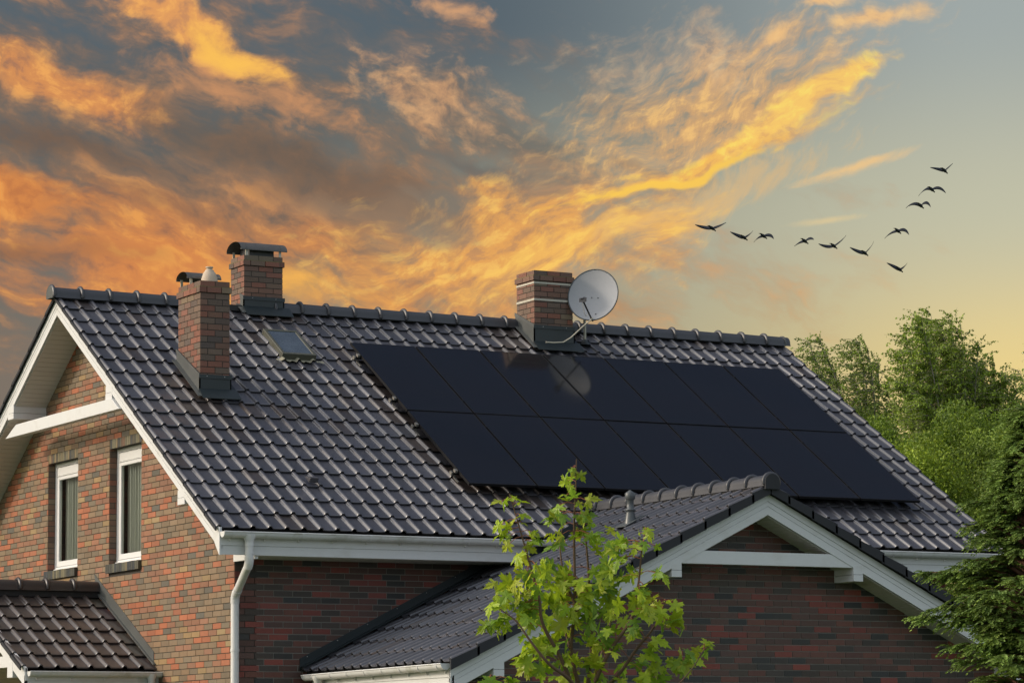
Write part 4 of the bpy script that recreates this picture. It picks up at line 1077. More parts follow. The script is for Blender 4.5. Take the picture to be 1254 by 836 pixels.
# ================================================================== SOLAR PANELS
PX0, PP, PWd = 4.035, 1.0585, 1.034; PS0, PSP, PH = 1.135, 2.131, 2.105; POFF = 0.085; TH = 0.036
fr_m = MB(); e = 0.011
fr_m.box((0, 0, 0), (PWd, e, TH)); fr_m.box((0, PH - e, 0), (PWd, PH, TH)); fr_m.box((0, e, 0), (e, PH - e, TH)); fr_m.box((PWd - e, e, 0), (PWd, PH - e, TH))
gl_m = MB(); gl_m.box((e, e, 0.012), (PWd - e, PH - e, TH - 0.0015))
MXR = Matrix((X_, sF, nR)).transposed().to_4x4()
ordn = ['first', 'second', 'third', 'fourth', 'fifth', 'sixth', 'seventh']
fproto = gproto = None
for r in range(2):
    for c in range(7):
        P = Vector((PX0 + c * PP, 0, 0)) + sF * (PS0 + r * PSP) + nR * POFF
        rowname = 'upper' if r else 'lower'
        if c == 0: lab = 'black solar panel at the left end of the %s row on the roof' % rowname
        elif c == 6: lab = 'black solar panel at the right end of the %s row on the roof' % rowname
        elif r == 1 and c == 2: lab = 'black solar panel directly below the strapped chimney, third in the upper row'
        elif r == 1 and c == 3: lab = 'black solar panel directly below the satellite dish, fourth in the upper row'
        else: lab = 'black solar panel, %s from the left in the %s row on the roof' % (ordn[c], rowname)
        o = thing('solar_panel', lab, 'solar panel', P, 'black solar panels in two rows on the roof')
        jit = Matrix.Rotation(random.uniform(-0.0016, 0.0016), 4, 'X') @ Matrix.Rotation(random.uniform(-0.0016, 0.0016), 4, 'Y')
        o.matrix_world = Matrix.Translation(P) @ MXR @ jit
        if fproto is None:
            fproto = fr_m.build('frame', M['pvframe'], o); gproto = gl_m.build('cell_glass', M['pv'], o)
            gp2 = gl_m.build('cell_glass', M['pv2'], o); pv2mesh = gp2.data; bpy.data.objects.remove(gp2)
        else:
            a = fproto.copy(); a.parent = o; col.objects.link(a); b = gproto.copy(); b.parent = o; col.objects.link(b)
            gcur = b
            if r == 0 and c in (0, 1): b.data = pv2mesh
        if r == 0 and c == 0: gproto_first = o
bpy.data.objects[gproto.name].data = gproto.data
# first lower panel uses the cross-lined cells too
for ch in gproto_first.children:
    if ch.name.startswith('cell_glass') : ch.data = pv2mesh

rack = thing('mounting_rack', 'metal rails and clamps that carry the black solar panels', 'mounting rack', tuple(Vector((PX0, 0, 0)) + sF * PS0))
for r in range(2):
    for q in (0.38, 1.72):
        s0 = PS0 + r * PSP + q
        rb = MB(); fr = (Vector((PX0, 0, 0)) + sF * s0, X_, sF, nR)
        rb.box((-0.06, -0.018, 0.048), (7 * PP + 0.03, 0.018, 0.083), None, fr)
        rl = rb.build('rail', M['pvframe'], rack)
        hk = MB()
        for x in [-0.045] + [0.1 + 0.94 * k for k in range(8)]:
            hk.box((x, -0.15, 0.002), (x + 0.03, -0.015, 0.012), None, fr); hk.box((x, -0.02, 0.002), (x + 0.03, -0.012, 0.048), None, fr)
        hk.box((-0.05, -0.035, 0.084), (-0.012, 0.03, 0.118), None, fr); hk.box((-0.085, -0.01, 0.03), (-0.06, 0.05, 0.075), None, fr)
        hk.build('roof_hook', M['hook'], rl)
        ck = MB()
        for k in range(1, 7): ck.box((k * PP - 0.030, -0.018, 0.1185), (k * PP + 0.012, 0.018, 0.1235), None, fr)
        ck.build('clamp', M['pvframe'], rl)
rebase(rack)

# ================================================================== SATELLITE DISH
mast_b = Vector((8.38, 5.18, 5.18 * TA - 0.03))
dish = thing('satellite_dish', 'round pale grey satellite dish on a short mast beside the strapped chimney', 'satellite dish', tuple(mast_b))
dc = Vector((8.26, 4.72, 4.03))
dn = Vector((-0.72, -0.66, 0.20)).normalized()       # facing
dsd = dn.cross(Z_).normalized(); dup = dsd.cross(dn).normalized()
mb = MB(); nr, na = 12, 56; RX, RY = 0.392, 0.405; dep = 0.075
vs = [];
for i in range(nr + 1):
    t = i / nr
    for k in range(na):
        th = 2 * math.pi * k / na
        vs.append(dc + dsd * math.cos(th) * RX * t + dup * math.sin(th) * RY * t + dn * (dep * (t * t - 1)))
fs = [(i * na + k, i * na + (k + 1) % na, (i + 1) * na + (k + 1) % na, (i + 1) * na + k) for i in range(nr) for k in range(na)]
mb.add(vs, fs, None, True)
vb = [v - dn * 0.012 for v in vs]; mb.add(vb, fs, None, True)
refl = mb.build('reflector', M['dish'], dish)
rm = MB(); pts = [dc + dsd * math.cos(2 * math.pi * k / 64) * RX + dup * math.sin(2 * math.pi * k / 64) * RY - dn * 0.005 for k in range(65)]
rm.tube(pts, 0.010, 8, cap=False); rm.build('rim', M['vent'], refl)
bo = MB()
for a, b in ((0.04, -0.02), (-0.06, -0.03), (-0.05, -0.30)):
    bo.lathe([(0.0, 0.008), (0.008, 0.006), (0.008, -0.004)], dc + dsd * a + dup * b + dn * (dep * ((a * a + b * b) / 0.16 - 1) + 0.004), dn, 8)
bo.build('bolt', M['darkplastic'], refl)
ab = dc - dup * (RY - 0.015) - dn * 0.0
lnb = dc - dup * 0.24 + dn * 0.46
ar = MB(); ar.tube([ab - dn * 0.05 - dup * 0.01, ab + dn * 0.02, lnb - dup * 0.03 - dn * 0.02], 0.013, 10); ar.build('arm', M['darkplastic'], dish)
ln = MB(); back = (dc + dup * 0.02 - lnb).normalized()
ln.tube([lnb - back * 0.05, lnb, lnb + back * 0.01], [0.030, 0.030, 0.022], 14); ln.tube([lnb + back * 0.01, lnb + back * 0.05], [0.024, 0.034], 14)
ln.box((-0.05, -0.035, -0.03), (0.05, 0.02, 0.03), None, (lnb - back * 0.035, dsd, -back, dup)); ln.build('feed_unit', M['darkplastic'], dish)
mbk = MB(); mbk.tube([mast_b, mast_b + Z_ * 0.60], 0.021, 12); mbk.box((-0.06, -0.05, -0.08), (0.06, 0.05, 0.08), None, (mast_b + Z_ * 0.5, X_, Y_, Z_))
mbk.tube([mast_b + Z_ * 0.50, dc - dn * (dep + 0.01)], 0.02, 10)
mbk.build('mast', M['strap'], dish)
cf = MB(); cf.lathe([(0.09, -0.02), (0.06, 0.03), (0.035, 0.06), (0.022, 0.065)], mast_b + Z_ * 0.0, n=16); cf.build('mast_collar', M['flash'], dish)
cb = MB()
cps = [(8.20, 4.62, 3.66), (8.07, 4.66, 3.55), (7.98, 4.70, 3.46), (7.88, 4.74, 3.36), (7.76, 4.76, 3.285), (7.60, 4.78, 3.27), (7.48, 4.80, 3.275)]
cb.tube(cps, 0.010, 8)
lp = [lnb - back * 0.04 - dup * 0.02 + (-dup * math.sin(math.pi * k / 8) * 0.11) + (ab + (lnb - ab) * 0.35 - lnb) * (k / 8) for k in range(9)]
cb.tube(lp, 0.004, 6)
cb.build('cable', M['cable'], dish)
rebase(dish)

# ================================================================== BIRDS
BD = 170.0; BS = 1 / 3.688
birds = [
    ((118, 330), (47, 318), (80, 324), (187, 308), (150, 318), 'leftmost bird, gliding on nearly straight wings'),
    ((262, 372), (205, 350), (236, 362), (308, 345), (284, 358), 'small bird with wings raised in a shallow v, second from the left'),
    ((350, 365), (312, 397), (327, 370), (402, 382), (377, 360), 'bird with drooped wings, third from the left'),
    ((537, 388), (495, 415), (514, 392), (583, 385), (557, 375), 'bird with left wing drooping, fourth from the left'),
    ((668, 410), (604, 404), (634, 410), (728, 366), (700, 385), 'bird with right wing lifted high, just right of the flock centre'),
    ((808, 442), (745, 420), (775, 432), (853, 392), (834, 412), 'bird with wings raised in a wide v, above the lowest bird'),
    ((957, 342), (902, 380), (925, 350), (1012, 363), (985, 336), 'bird with both wings arched down, above the lowest bird at right'),
    ((965, 516), (912, 490), (940, 502), (1004, 490), (984, 503), 'lowest bird of the flock, wings half raised'),
    ((1060, 228), (998, 243), (1026, 218), (1110, 238), (1084, 213), 'bird with m-shaped wings, third from the top at right'),
    ((1110, 155), (1055, 188), (1082, 152), (1178, 175), (1142, 147), 'largest arched-wing bird, second from the top at right'),
    ((1168, 70), (1108, 60), (1142, 62), (1210, 42), (1187, 52), 'topmost bird, right wing flicked up'),
]
for (bc, lt_, lm, rtp, rm_, lab) in birds:
    def pp(q, z=0.0): return at(840 + q[0] * BS, 190 + q[1] * BS, BD + z)
    P = pp(bc); o = thing('bird', 'dark flying bird: ' + lab, 'bird', tuple(P), 'flock of dark birds flying in the sky')
    fd = (RIGHT * 0.35 + FWD * 0.75 - UP * 0.20).normalized()   # heading
    b = MB()
    side = fd.cross(Z_).normalized()
    b.tube([P - fd * 0.42, P - fd * 0.30, P - fd * 0.1, P + fd * 0.12, P + fd * 0.28, P + fd * 0.40, P + fd * 0.50, P + fd * 0.56],
           [0.02, 0.055, 0.085, 0.08, 0.045, 0.032, 0.036, 0.01], 10)
    b.add([P - fd * 0.30 + side * 0.03, P - fd * 0.30 - side * 0.03, P - fd * 0.56 - side * 0.09, P - fd * 0.56 + side * 0.09], [(0, 1, 2, 3)])
    b.build('bird_body', M['bird'], o)
    for (tip, mid_) in ((lt_, lm), (rtp, rm_)):
        wg = MB()
        Q = [P + (pp(bc) - P), pp(mid_), pp(tip)]
        Q[1] = Q[1] + fd * 0.05; Q[2] = Q[2] - fd * 0.18
        path = []
        for k in range(9):
            t = k / 8; path.append(Q[0] * (1 - t) ** 2 + (Q[1] * 2 - (Q[0] + Q[2]) * 0.5) * (2 * t * (1 - t)) + Q[2] * t ** 2)
        ch_ = [0.26, 0.33, 0.34, 0.33, 0.31, 0.27, 0.22, 0.15, 0.04]
        cd = (fd * 0.75 + UP * 0.62).normalized()
        vs = []
        for p_, c_ in zip(path, ch_):
            vs += [p_ + cd * c_ * 0.45 , p_ + UP * 0.012, p_ - cd * c_ * 0.55, p_ - UP * 0.02]
        fs = [(4 * k + a, 4 * k + (a + 1) % 4, 4 * k + 4 + (a + 1) % 4, 4 * k + 4 + a) for k in range(8) for a in range(4)]
        wg.add(vs, fs, None, True); wg.build('wing', M['bird'], o)
    rebase(o)


# ================================================================== VEGETATION
class Leaves:
    """many small leaf faces gathered into one mesh with a tint per face"""
    def __init__(s): s.v = []; s.c = []
    def tri_pair(s, p, a, b, size, wid, c, fold=0.25):
        """leaf from p along a, width along b: two triangles folded at the midrib"""
        n = a.cross(b)
        s.v += [p, p + a * size * 0.45 + b * wid + n * wid * fold, p + a * size, p + a * size * 0.45 - b * wid + n * wid * fold]
        s.c.append(c)
    def build(s, name, m, parent=None):
        n = len(s.c); me = bpy.data.meshes.new(name)
        me.vertices.add(4 * n); me.vertices.foreach_set('co', np.array(s.v, dtype=np.float32).ravel())
        idx = np.arange(4 * n, dtype=np.int32).reshape(n, 4)
        loops = np.stack([idx[:, 0], idx[:, 1], idx[:, 2], idx[:, 0], idx[:, 2], idx[:, 3]], 1).ravel()
        me.loops.add(6 * n); me.loops.foreach_set('vertex_index', loops)
        me.polygons.add(2 * n); me.polygons.foreach_set('loop_start', np.arange(0, 6 * n, 3, dtype=np.int32))
        me.update(calc_edges=True)
        ca = me.color_attributes.new('tint', 'FLOAT_COLOR', 'CORNER')
        cc = np.ones((n, 6, 4), dtype=np.float32); cc[:, :, :3] = np.array(s.c, dtype=np.float32)[:, None, :]
        ca.data.foreach_set('color', cc.ravel())
        me.materials.append(m)
        o = bpy.data.objects.new(name, me); col.objects.link(o)
        if parent: o.parent = parent
        return o


def rv(rn): 
    while True:
        v = Vector((rn.uniform(-1, 1), rn.uniform(-1, 1), rn.uniform(-1, 1)))
        if 0.01 < v.length < 1: return v.normalized()


def spline(P, n):
    out = []
    P = [Vector(p) for p in P]; Q = [P[0] * 2 - P[1]] + P + [P[-1] * 2 - P[-2]]
    for i in range(1, len(Q) - 2):
        for k in range(n):
            t = k / n; a, b, c, d = Q[i - 1], Q[i], Q[i + 1], Q[i + 2]
            out.append(0.5 * ((2 * b) + (c - a) * t + (2 * a - 5 * b + 4 * c - d) * t * t + (3 * b - a - 3 * c + d) * t ** 3))
    out.append(P[-1]); return out


def birch(label, base_px, depth, limbs, seed, tw, leaf_n, wind, cols, droop=0.5, leaf=0.075, group=None, name='birch_tree'):
    """limbs: list of pixel tips; all spring from a common trunk"""
    rn = random.Random(seed)
    B = at(*base_px, depth); G = Vector((B.x, B.y, GZ))
    t_ = thing(name, label, 'tree', tuple(G), group)
    tr = MB(); lv = Leaves()
    tr.tube(spline([G, G + (B - G) * 0.5 + Vector((0.15, 0.1, 0)), B], 5), [0.16 - 0.006 * k for k in range(11)], 10)
    ws_ = (RIGHT * wind).xyz
    for tip in limbs:
        T = at(tip[0], tip[1], depth + rn.uniform(-1.2, 1.2)); L = (T - B).length
        m1 = B + (T - B) * 0.35 + RIGHT * rn.uniform(-0.1, 0.15) * L * 0.3 + Z_ * 0.06 * L
        m2 = B + (T - B) * 0.72 + RIGHT * rn.uniform(-0.05, 0.12) * L * 0.25 + Z_ * 0.03 * L
        path = spline([B, m1, m2, T], 7)
        n_ = len(path)
        tr.tube(path, [max(0.005, 0.040 * (1 - k / n_) ** 1.1) for k in range(n_)], 7)
        dens = tip[2] if len(tip) > 2 else 1.0
        for k in range(int(tw * dens * max(0.5, L / 4))):
            t = rn.uniform(0.18, 1.0) ** 0.8; i = min(int(t * (n_ - 1)), n_ - 2); p = path[i].lerp(path[i + 1], t * (n_ - 1) - i)
            d = rv(rn); d.z = abs(d.z) * 0.5; d = (d + ws_ * 0.5 + (path[i + 1] - path[i]).normalized() * 0.9).normalized()
            ln_ = rn.uniform(0.35, 1.0) * (1.15 - 0.6 * t) * min(1.0, L / 3.0)
            tp_ = [p]; cur = p.copy(); dd = d.copy(); ns = 7; gust = rn.uniform(-0.15, 0.48)
            for q in range(ns):
                dd = (dd + Vector((0, 0, -droop * 0.32)) + ws_ * gust + rv(rn) * 0.20).normalized(); cur = cur + dd * ln_ / ns * 1.15; tp_.append(cur.copy())
            tr.tube(tp_, [0.008 * (1 - q / 9) for q in range(len(tp_))], 3, cap=False)
            tone = rn.uniform(0.75, 1.45)
            cbase = cols[min(int(rn.random() ** 1.2 * len(cols)), len(cols) - 1)]
            for q in range(leaf_n):
                u = rn.uniform(0.05, 1.0) * (len(tp_) - 1); ii = min(int(u), len(tp_) - 2)
                pp_ = tp_[ii].lerp(tp_[ii + 1], u - ii) + rv(rn) * rn.uniform(0, 0.06)
                a = (rv(rn) + Vector((0, 0, -0.7)) + ws_ * 0.7).normalized(); b_ = a.cross(rv(rn)).normalized()
                k_ = tone * rn.uniform(0.8, 1.2); sz = leaf * rn.uniform(0.7, 1.25)
                lv.tri_pair(pp_, a, b_, sz, sz * 0.36, (cbase[0] * k_, cbase[1] * k_, cbase[2] * k_))
    tr.build('trunk', M['birchbark'], t_); lv.build('crown', M['leaf'], t_)
    rebase(t_)


GB = [(0.235, 0.325, 0.038), (0.205, 0.295, 0.038), (0.270, 0.360, 0.042)]
GD = [(0.165, 0.235, 0.042), (0.195, 0.270, 0.046), (0.225, 0.300, 0.050)]
birch('wispy birch with drooping wind-blown twigs, nearest the roof edge', (1068, 640), 72, [(992, 425, .7), (1003, 414, .7), (1012, 432, .7), (1022, 455, 1), (1040, 430, .8), (1052, 418, .8), (1063, 428, .9), (1076, 445, 1), (1090, 470, 1), (1100, 500, 1), (1060, 480, 1), (1030, 490, .9), (1085, 530, 1.2), (1105, 540, 1)], 31, 92, 24, -1.15, GD, droop=0.55, leaf=0.050)
birch('tall dense birch with a pointed leaning crown, at the right of the photo', (1185, 690), 68, [(1128, 390, .9), (1140, 386, 1), (1152, 396, 1.2), (1165, 398, 1.2), (1177, 402, 1), (1110, 414, .9), (1118, 425, 1.1), (1104, 440, 1), (1108, 470, 1.2), (1124, 455, 1.3), (1140, 430, 1.3), (1160, 430, 1.3), (1182, 432, 1.2), (1198, 428, 1), (1208, 452, 1.2), (1226, 470, 1.2), (1240, 482, 1.2), (1254, 500, 1.2), (1115, 500, 1.2), (1135, 490, 1.4), (1160, 480, 1.4), (1190, 480, 1.4), (1215, 510, 1.4), (1240, 530, 1.3), (1112, 540, 1.3), (1140, 545, 1.4), (1170, 540, 1.4), (1205, 560, 1.4), (1270, 520, 1.2), (1262, 560, 1.2), (1218, 445, 1), (1232, 462, 1), (1246, 478, 1), (1200, 445, 1.2), (1222, 490, 1.3), (1245, 510, 1.3)], 32, 76, 27, -0.9, GB[:2] + GD[1:], droop=0.42, leaf=0.054)
birch('birch cut by the right edge of the photo, only twigs showing', (1285, 640), 70, [(1274, 440, .8), (1250, 455, .6), (1275, 430, 1), (1290, 470, 1)], 33, 50, 20, -0.5, GD, leaf=0.055)


def bush(label, cx, cy, rx, ry, depth, n, cols, seed, leaf=0.055, name='leafy_shrub', cat='shrub', group=None, thick=1.2, nst=26, cr=1.0):
    rn = random.Random(seed); C_ = at(cx, cy, depth); k = depth / FPX
    G = Vector((C_.x, C_.y, GZ)); t_ = thing(name, label, cat, tuple(G), group); lv = Leaves(); st_ = MB()
    B = Vector((C_.x, C_.y, GZ))
    clumps = []
    for i in range(26):
        a = rn.uniform(-1, 1); b = rn.uniform(-1, 1)
        if a * a + b * b > 1.05: a *= 0.7; b *= 0.7
        cc = C_ + RIGHT * a * rx * k + UP * b * ry * k + FWD * rn.uniform(-thick, thick)
        clumps.append((cc, cr * rn.uniform(0.25, 0.55), rn.uniform(0.6, 1.35)))
        if i < nst: st_.tube(spline([B, B.lerp(cc, 0.55) + rv(rn) * 0.3, cc], 4), [0.02 * (1 - q / 10) for q in range(9)], 5)
    for i in range(n):
        cc, r_, tone = clumps[rn.randrange(len(clumps))]
        d = rv(rn); p = cc + d * r_ * rn.random() ** 0.4 * Vector((1.15, 1.15, 0.9)).length / 1.75
        a = (rv(rn) + Z_ * 0.3 + d * 0.6).normalized(); b_ = a.cross(rv(rn)).normalized(); c = cols[rn.randrange(len(cols))]; kk = tone * rn.uniform(0.8, 1.2); sz = leaf * rn.uniform(0.7, 1.3)
        lv.tri_pair(p, a, b_, sz, sz * 0.34, tuple(v * kk for v in c))
    st_.build('stems', M['bark'], t_); lv.build('foliage', M['leaf'], t_); rebase(t_)


LIME = [(0.20, 0.28, 0.028), (0.165, 0.245, 0.028), (0.25, 0.33, 0.032)]
MIDG = [(0.115, 0.18, 0.028), (0.135, 0.205, 0.03)]
bush('yellow-green bushy shrub just behind the right roof verge', 1075, 565, 50, 38, 60, 26000, LIME[:2] + MIDG, 41, thick=1.0)
bush('lime green shrub with rounded top below the tall birch', 1130, 600, 42, 45, 57, 24000, LIME, 42, thick=0.9)
bush('mid green shrub under the tall birch at right', 1180, 575, 48, 60, 62, 26000, MIDG + LIME[:1], 43, thick=1.2)
bush('dark green shrub behind the conifer at the right edge', 1235, 590, 45, 60, 60, 20000, GD, 44, thick=1.2)
bush('lime green shrub seen under the right eave', 1185, 690, 60, 55, 58, 20000, LIME + MIDG, 45, thick=0.9)
bush('green shrub low behind the wing wall at the right edge', 1240, 770, 60, 60, 56, 16000, MIDG + LIME[:1], 47, thick=0.9)


def conifer(label, seed):
    rn = random.Random(seed); depth = 24.0
    top = at(1274, 470, depth); base = at(1274, 1010, depth); G = Vector((base.x, base.y, GZ))
    t_ = thing('conifer_tree', label, 'tree', tuple(G)); tr = MB(); lv = Leaves()
    top = Vector((base.x, base.y, at(1274, 530, depth).z))
    tr.tube([G, G.lerp(top, 0.5), top], [0.12, 0.07, 0.01], 10)
    k = depth / FPX
    # silhouette: how far the branches reach to the left at each height (pixels)
    env = [(480, 3), (530, 10), (560, 34), (600, 52), (640, 64), (670, 78), (690, 104), (745, 112), (765, 96), (790, 96), (836, 90), (900, 100), (1000, 105)]
    def reach(y):
        for (a, ra), (b, rb) in zip(env[:-1], env[1:]):
            if a <= y <= b: return ra + (rb - ra) * (y - a) / (b - a)
        return 10
    fixed = [(1140, 697), (1192, 640), (1133, 752), (1172, 788), (1150, 742), (1186, 808), (1158, 700), (1200, 610), (1160, 760)]
    jobs = []
    for (x, y) in fixed:
        jobs.append((y, -math.pi / 2 * 0 + math.pi, (1274 - x), 1.0))
    for i in range(330):
        y = rn.uniform(495, 900); th = rn.uniform(0, 2 * math.pi)
        jobs.append((y, th, reach(y) * rn.uniform(0.55, 1.0), 0.8))
    for (y, th, rp, _) in jobs:
        dh = (RIGHT * math.cos(th) + Vector((FWD.x, FWD.y, 0)).normalized() * math.sin(th))
        dh.z = 0; dh.normalize(); L = rp * k * 1.0
        tipz = at(1274, y, depth).z
        S_ = Vector((G.x, G.y, tipz - 0.32 * L)); T_ = Vector((G.x, G.y, tipz)) + dh * L
        mid_ = S_.lerp(T_, 0.55) + Z_ * 0.12 * L
        path = spline([S_, mid_, T_], 8); n_ = len(path)
        tr.tube(path, [max(0.003, 0.022 * (1 - q / n_)) for q in range(n_)], 5, cap=False)
        tone0 = rn.uniform(0.75, 1.2)
        nb = int(L * 56) + 8
        for q in range(nb):
            t = rn.uniform(0.22, 1.0); i = min(int(t * (n_ - 1)), n_ - 2); p = path[i].lerp(path[i + 1], t * (n_ - 1) - i); ax = (path[i + 1] - path[i]).normalized()
            sd_ = ax.cross(Z_).normalized() * (1 if rn.random() < 0.5 else -1)
            d = (ax * 0.9 + sd_ * rn.uniform(0.2, 1.0) + Z_ * rn.uniform(-0.25, 0.35)).normalized()
            fl_ = rn.uniform(0.08, 0.22) * (1.15 - 0.5 * t) + 0.03
            # a frond: curved axis with paired scale leaflets
            tone = tone0 * rn.uniform(0.75, 1.25); tipc = rn.random()
            cur = p.copy(); dd = d.copy(); nn_ = 9
            pn_ = (dd.cross(Z_)).normalized(); 
            for s_ in range(nn_):
                u = s_ / nn_
                dd = (dd + Vector((0, 0, -0.07)) + rv(rn) * 0.06).normalized(); cur = cur + dd * fl_ / nn_
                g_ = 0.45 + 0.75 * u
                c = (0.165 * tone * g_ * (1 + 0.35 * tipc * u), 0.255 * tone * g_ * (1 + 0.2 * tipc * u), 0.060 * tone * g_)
                ll = fl_ * 0.30 * (1.05 - 0.7 * u)
                for sg in (1, -1):
                    a = (dd * 0.9 + pn_ * sg * rn.uniform(0.6, 1.0) + rv(rn) * 0.25).normalized(); b_ = a.cross(rv(rn)).normalized()
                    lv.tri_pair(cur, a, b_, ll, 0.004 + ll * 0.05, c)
            a = dd; b_ = a.cross(rv(rn)).normalized(); lv.tri_pair(cur, a, b_, fl_ * 0.16, 0.007, c)
    tr.build('trunk', M['conbark'], t_); lv.build('crown', M['conleaf'], t_); rebase(t_)


conifer('feathery dark green conifer in front of the right gable end', 51)

# ---- young maple in front of the house
MD = 13.2; mk = MD / FPX
rn = random.Random(61)
base = at(715, 1200, MD); G = Vector((base.x, base.y, GZ))
mp = thing('young_maple_tree', 'young maple sapling with lime green lobed leaves, in front of the house', 'tree', tuple(G))
tr = MB()
fork = at(716, 862, MD)
tr.tube(spline([G, G.lerp(fork, 0.5) + X_ * 0.03, fork], 5), [0.028 - 0.0012 * q for q in range(11)], 10)
def mpx(x, y, d=0.0): return at(x, y, MD + d)
stems = [
    [(716, 862, 0), (700, 800, 0), (704, 740, .02), (703, 650, .03), (705, 600, .02), (706, 562, 0)],
    [(712, 870, 0), (690, 812, -.10), (665, 764, -.15), (660, 730, -.15), (646, 680, -.12), (633, 635, -.1), (624, 604, -.1)],
    [(716, 862, 0), (724, 800, .1), (722, 730, .12), (720, 690, .12), (716, 650, .1), (712, 636, .1)],
    [(716, 862, 0), (745, 800, -.1), (772, 760, -.12), (779, 730, -.12), (783, 705, -.1), (786, 672, -.1), (790, 650, -.1)],
    [(712, 870, 0), (755, 828, .05), (779, 795, .08), (800, 769, .1), (811, 747, .1), (815, 735, .1)],
    [(712, 870, 0), (700, 835, -.2), (672, 812, -.28), (650, 785, -.3), (632, 760, -.3), (612, 745, -.3)],
    [(712, 880, 0), (770, 865, -.15), (820, 845, -.2), (846, 820, -.22), (862, 795, -.22)],
    [(712, 880, 0), (660, 868, .1), (620, 850, .15), (602, 826, .15)],
    [(716, 862, 0), (740, 790, .2), (752, 740, .22), (750, 700, .22), (745, 668, .2)],
    [(700, 800, 0), (688, 760, .15), (676, 725, .2), (664, 700, .2), (655, 690, .2)],
    [(704, 740, 0), (690, 700, 0.1), (686, 665, .12), (690, 640, .12)],
]
spl = []
for st in stems:
    ps = spline([mpx(*p) for p in st], 8); n_ = len(ps); spl.append(ps)
    r0 = 0.0095 if len(st) > 5 else 0.006
    tr.tube(ps, [max(0.0022, r0 * (1 - 0.85 * q / n_)) for q in range(n_)], 8)
tr_o = tr.build('trunk', M['bark'], mp)
# leaf outline: five-lobed, toothed
half = [(0.0, 0.0), (0.08, -0.06), (0.22, -0.13), (0.40, -0.14), (0.30, -0.04), (0.34, 0.02), (0.18, 0.08), (0.34, 0.13), (0.46, 0.16), (0.68, 0.20), (0.56, 0.26), (0.62, 0.40), (0.46, 0.36), (0.40, 0.44), (0.30, 0.36), (0.14, 0.30), (0.19, 0.48), (0.32, 0.56), (0.22, 0.62), (0.24, 0.78), (0.11, 0.78), (0.0, 1.06)]
LV, LC, LF = [], [], []
pe = MB()
def leaf_add(p, a, b, n, s, c, curl):
    """p: base, a: axis, b: across, n: normal"""
    o_ = len(LV)
    mid = []
    for (x, y) in half:
        pass
    pts = [(x, y) for x, y in half] + [(-x, y) for x, y in half[-2:0:-1]]
    ctr = (0.0, 0.28)
    allp = [ctr] + pts
    for (x, y) in allp:
        r_ = math.hypot(x, y - 0.28)
        z = -curl * r_ * r_ + abs(x) * 0.16 - 0.10 * max(0, y - 0.4) + 0.018 * math.sin(9 * x + 7 * y)
        LV.append(p + (a * y + b * x + n * z) * s)
    m_ = len(pts)
    for i in range(m_): LF.append((o_, o_ + 1 + i, o_ + 1 + (i + 1) % m_)); LC.append(c)
clusters = [(703, 588, 11, 4), (700, 578, 7, 2), (697, 611, 12, 3), (711, 612, 10, 3), (688, 632, 18, 4), (712, 630, 12, 4), (688, 650, 22, 7), (718, 645, 16, 5), (735, 655, 18, 5), (715, 662, 16, 4), (700, 655, 14, 3),
            (617, 606, 10, 3), (632, 613, 8, 2), (618, 640, 9, 2), (638, 636, 8, 3), (622, 664, 13, 4), (655, 662, 12, 3), (641, 660, 9, 2),
            (650, 698, 30, 12), (624, 704, 18, 5), (670, 708, 24, 8), (640, 720, 24, 7), (618, 752, 22, 9), (608, 765, 14, 4), (640, 738, 22, 7), (655, 748, 18, 5),
            (690, 705, 26, 7), (705, 722, 32, 12), (680, 758, 34, 15), (722, 752, 34, 14), (700, 790, 34, 10), (662, 790, 26, 9), (643, 806, 14, 5), (668, 775, 22, 6), (690, 738, 26, 8),
            (758, 698, 24, 9), (785, 664, 19, 8), (796, 652, 12, 4), (772, 672, 14, 4), (745, 680, 18, 5), (790, 716, 24, 9), (770, 738, 34, 14), (808, 748, 20, 8), (824, 762, 12, 4), (750, 768, 30, 11), (795, 730, 20, 6), (790, 780, 16, 3), (735, 715, 24, 8),
            (735, 812, 38, 12), (695, 822, 38, 11), (752, 830, 24, 6), (680, 842, 24, 5), (800, 812, 20, 6), (826, 805, 14, 4), (845, 800, 15, 5), (861, 792, 9, 3), (838, 818, 12, 3), (785, 825, 16, 4), (602, 828, 11, 3), (618, 834, 10, 3), (730, 850, 40, 10), (790, 850, 30, 5)]
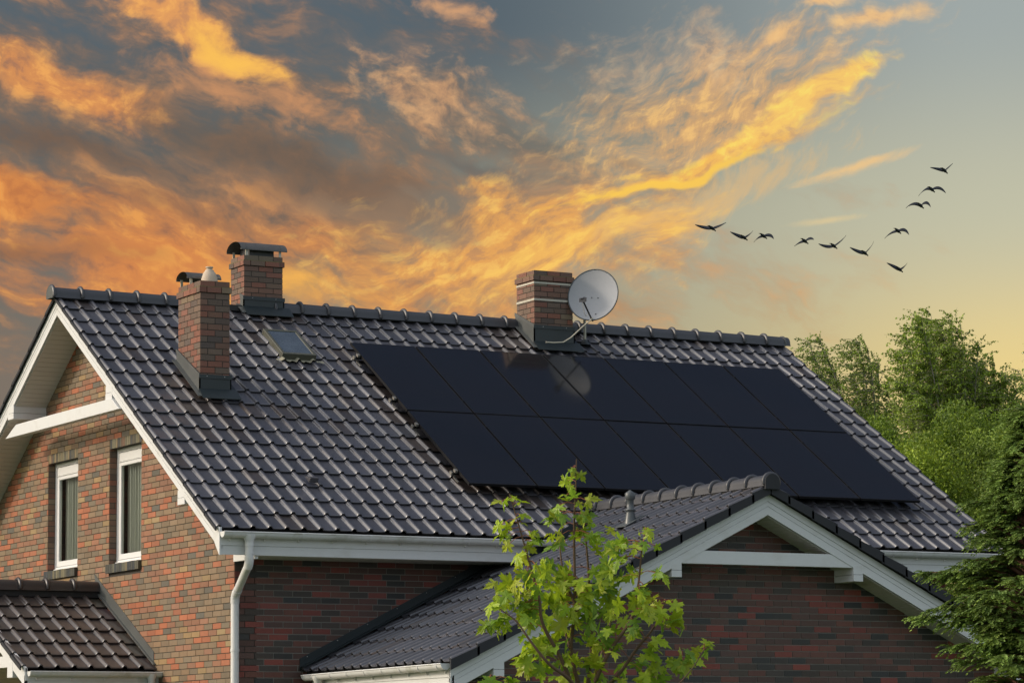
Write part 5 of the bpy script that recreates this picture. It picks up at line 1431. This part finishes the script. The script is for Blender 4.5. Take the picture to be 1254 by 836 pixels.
allpts = [q for s_ in spl for q in s_]
MC = [(0.40, 0.52, 0.035), (0.29, 0.44, 0.04), (0.21, 0.35, 0.045), (0.40, 0.52, 0.04), (0.44, 0.50, 0.05)]
for (cx, cy, r_, n_) in clusters:
    for i in range(int(n_ * 1.22)):
        ang = rn.uniform(0, 2 * math.pi); rr = r_ * rn.random() ** 0.6
        p = mpx(cx + rr * math.cos(ang), cy + rr * math.sin(ang), 0)
        near = min(allpts, key=lambda q: (q - p).length)
        dpt = (near - CAM).dot(FWD) - MD + rn.uniform(-1, 1) * r_ * mk * 0.9
        p = mpx(cx + rr * math.cos(ang), cy + rr * math.sin(ang), dpt)
        outw = (p - near); outw = outw.normalized() if outw.length > 1e-3 else rv(rn)
        a = (outw * 0.7 + Z_ * rn.uniform(-0.9, 0.1) + rv(rn) * 0.5).normalized()
        nn_ = (Z_ * 0.55 - FWD * rn.uniform(-0.1, 0.9) + rv(rn) * 0.6); nn_ = (nn_ - a * nn_.dot(a)).normalized(); b_ = a.cross(nn_).normalized()
        small = cy < 670
        sz = rn.uniform(0.044, 0.084) * (0.75 if small else 1.0)
        k_ = rn.uniform(0.75, 1.2); c = MC[min(int(rn.random() * 5), 4)]
        leaf_add(p, a, b_, nn_, sz, (c[0] * k_, c[1] * k_, c[2] * k_), rn.uniform(0.1, 0.7))
        if (near - p).length < 0.085: pe.tube([near, near.lerp(p, 0.5) + Z_ * 0.008, p], 0.0014, 4, cap=False)
me = bpy.data.meshes.new('crown'); me.from_pydata([tuple(v) for v in LV], [], LF); me.materials.append(M['mleaf'])
ca = me.color_attributes.new('tint', 'FLOAT_COLOR', 'CORNER')
ca.data.foreach_set('color', [x for c in LC for _ in range(3) for x in (c[0], c[1], c[2], 1.0)])
o = bpy.data.objects.new('crown', me); col.objects.link(o); o.parent = mp
M['petiole'] = mat('red_leaf_stalk', (0.30, 0.10, 0.045), 0.6)
pe.build('leaf_stalks', M['petiole'], mp)['kind'] = 'stuff'
rebase(mp)
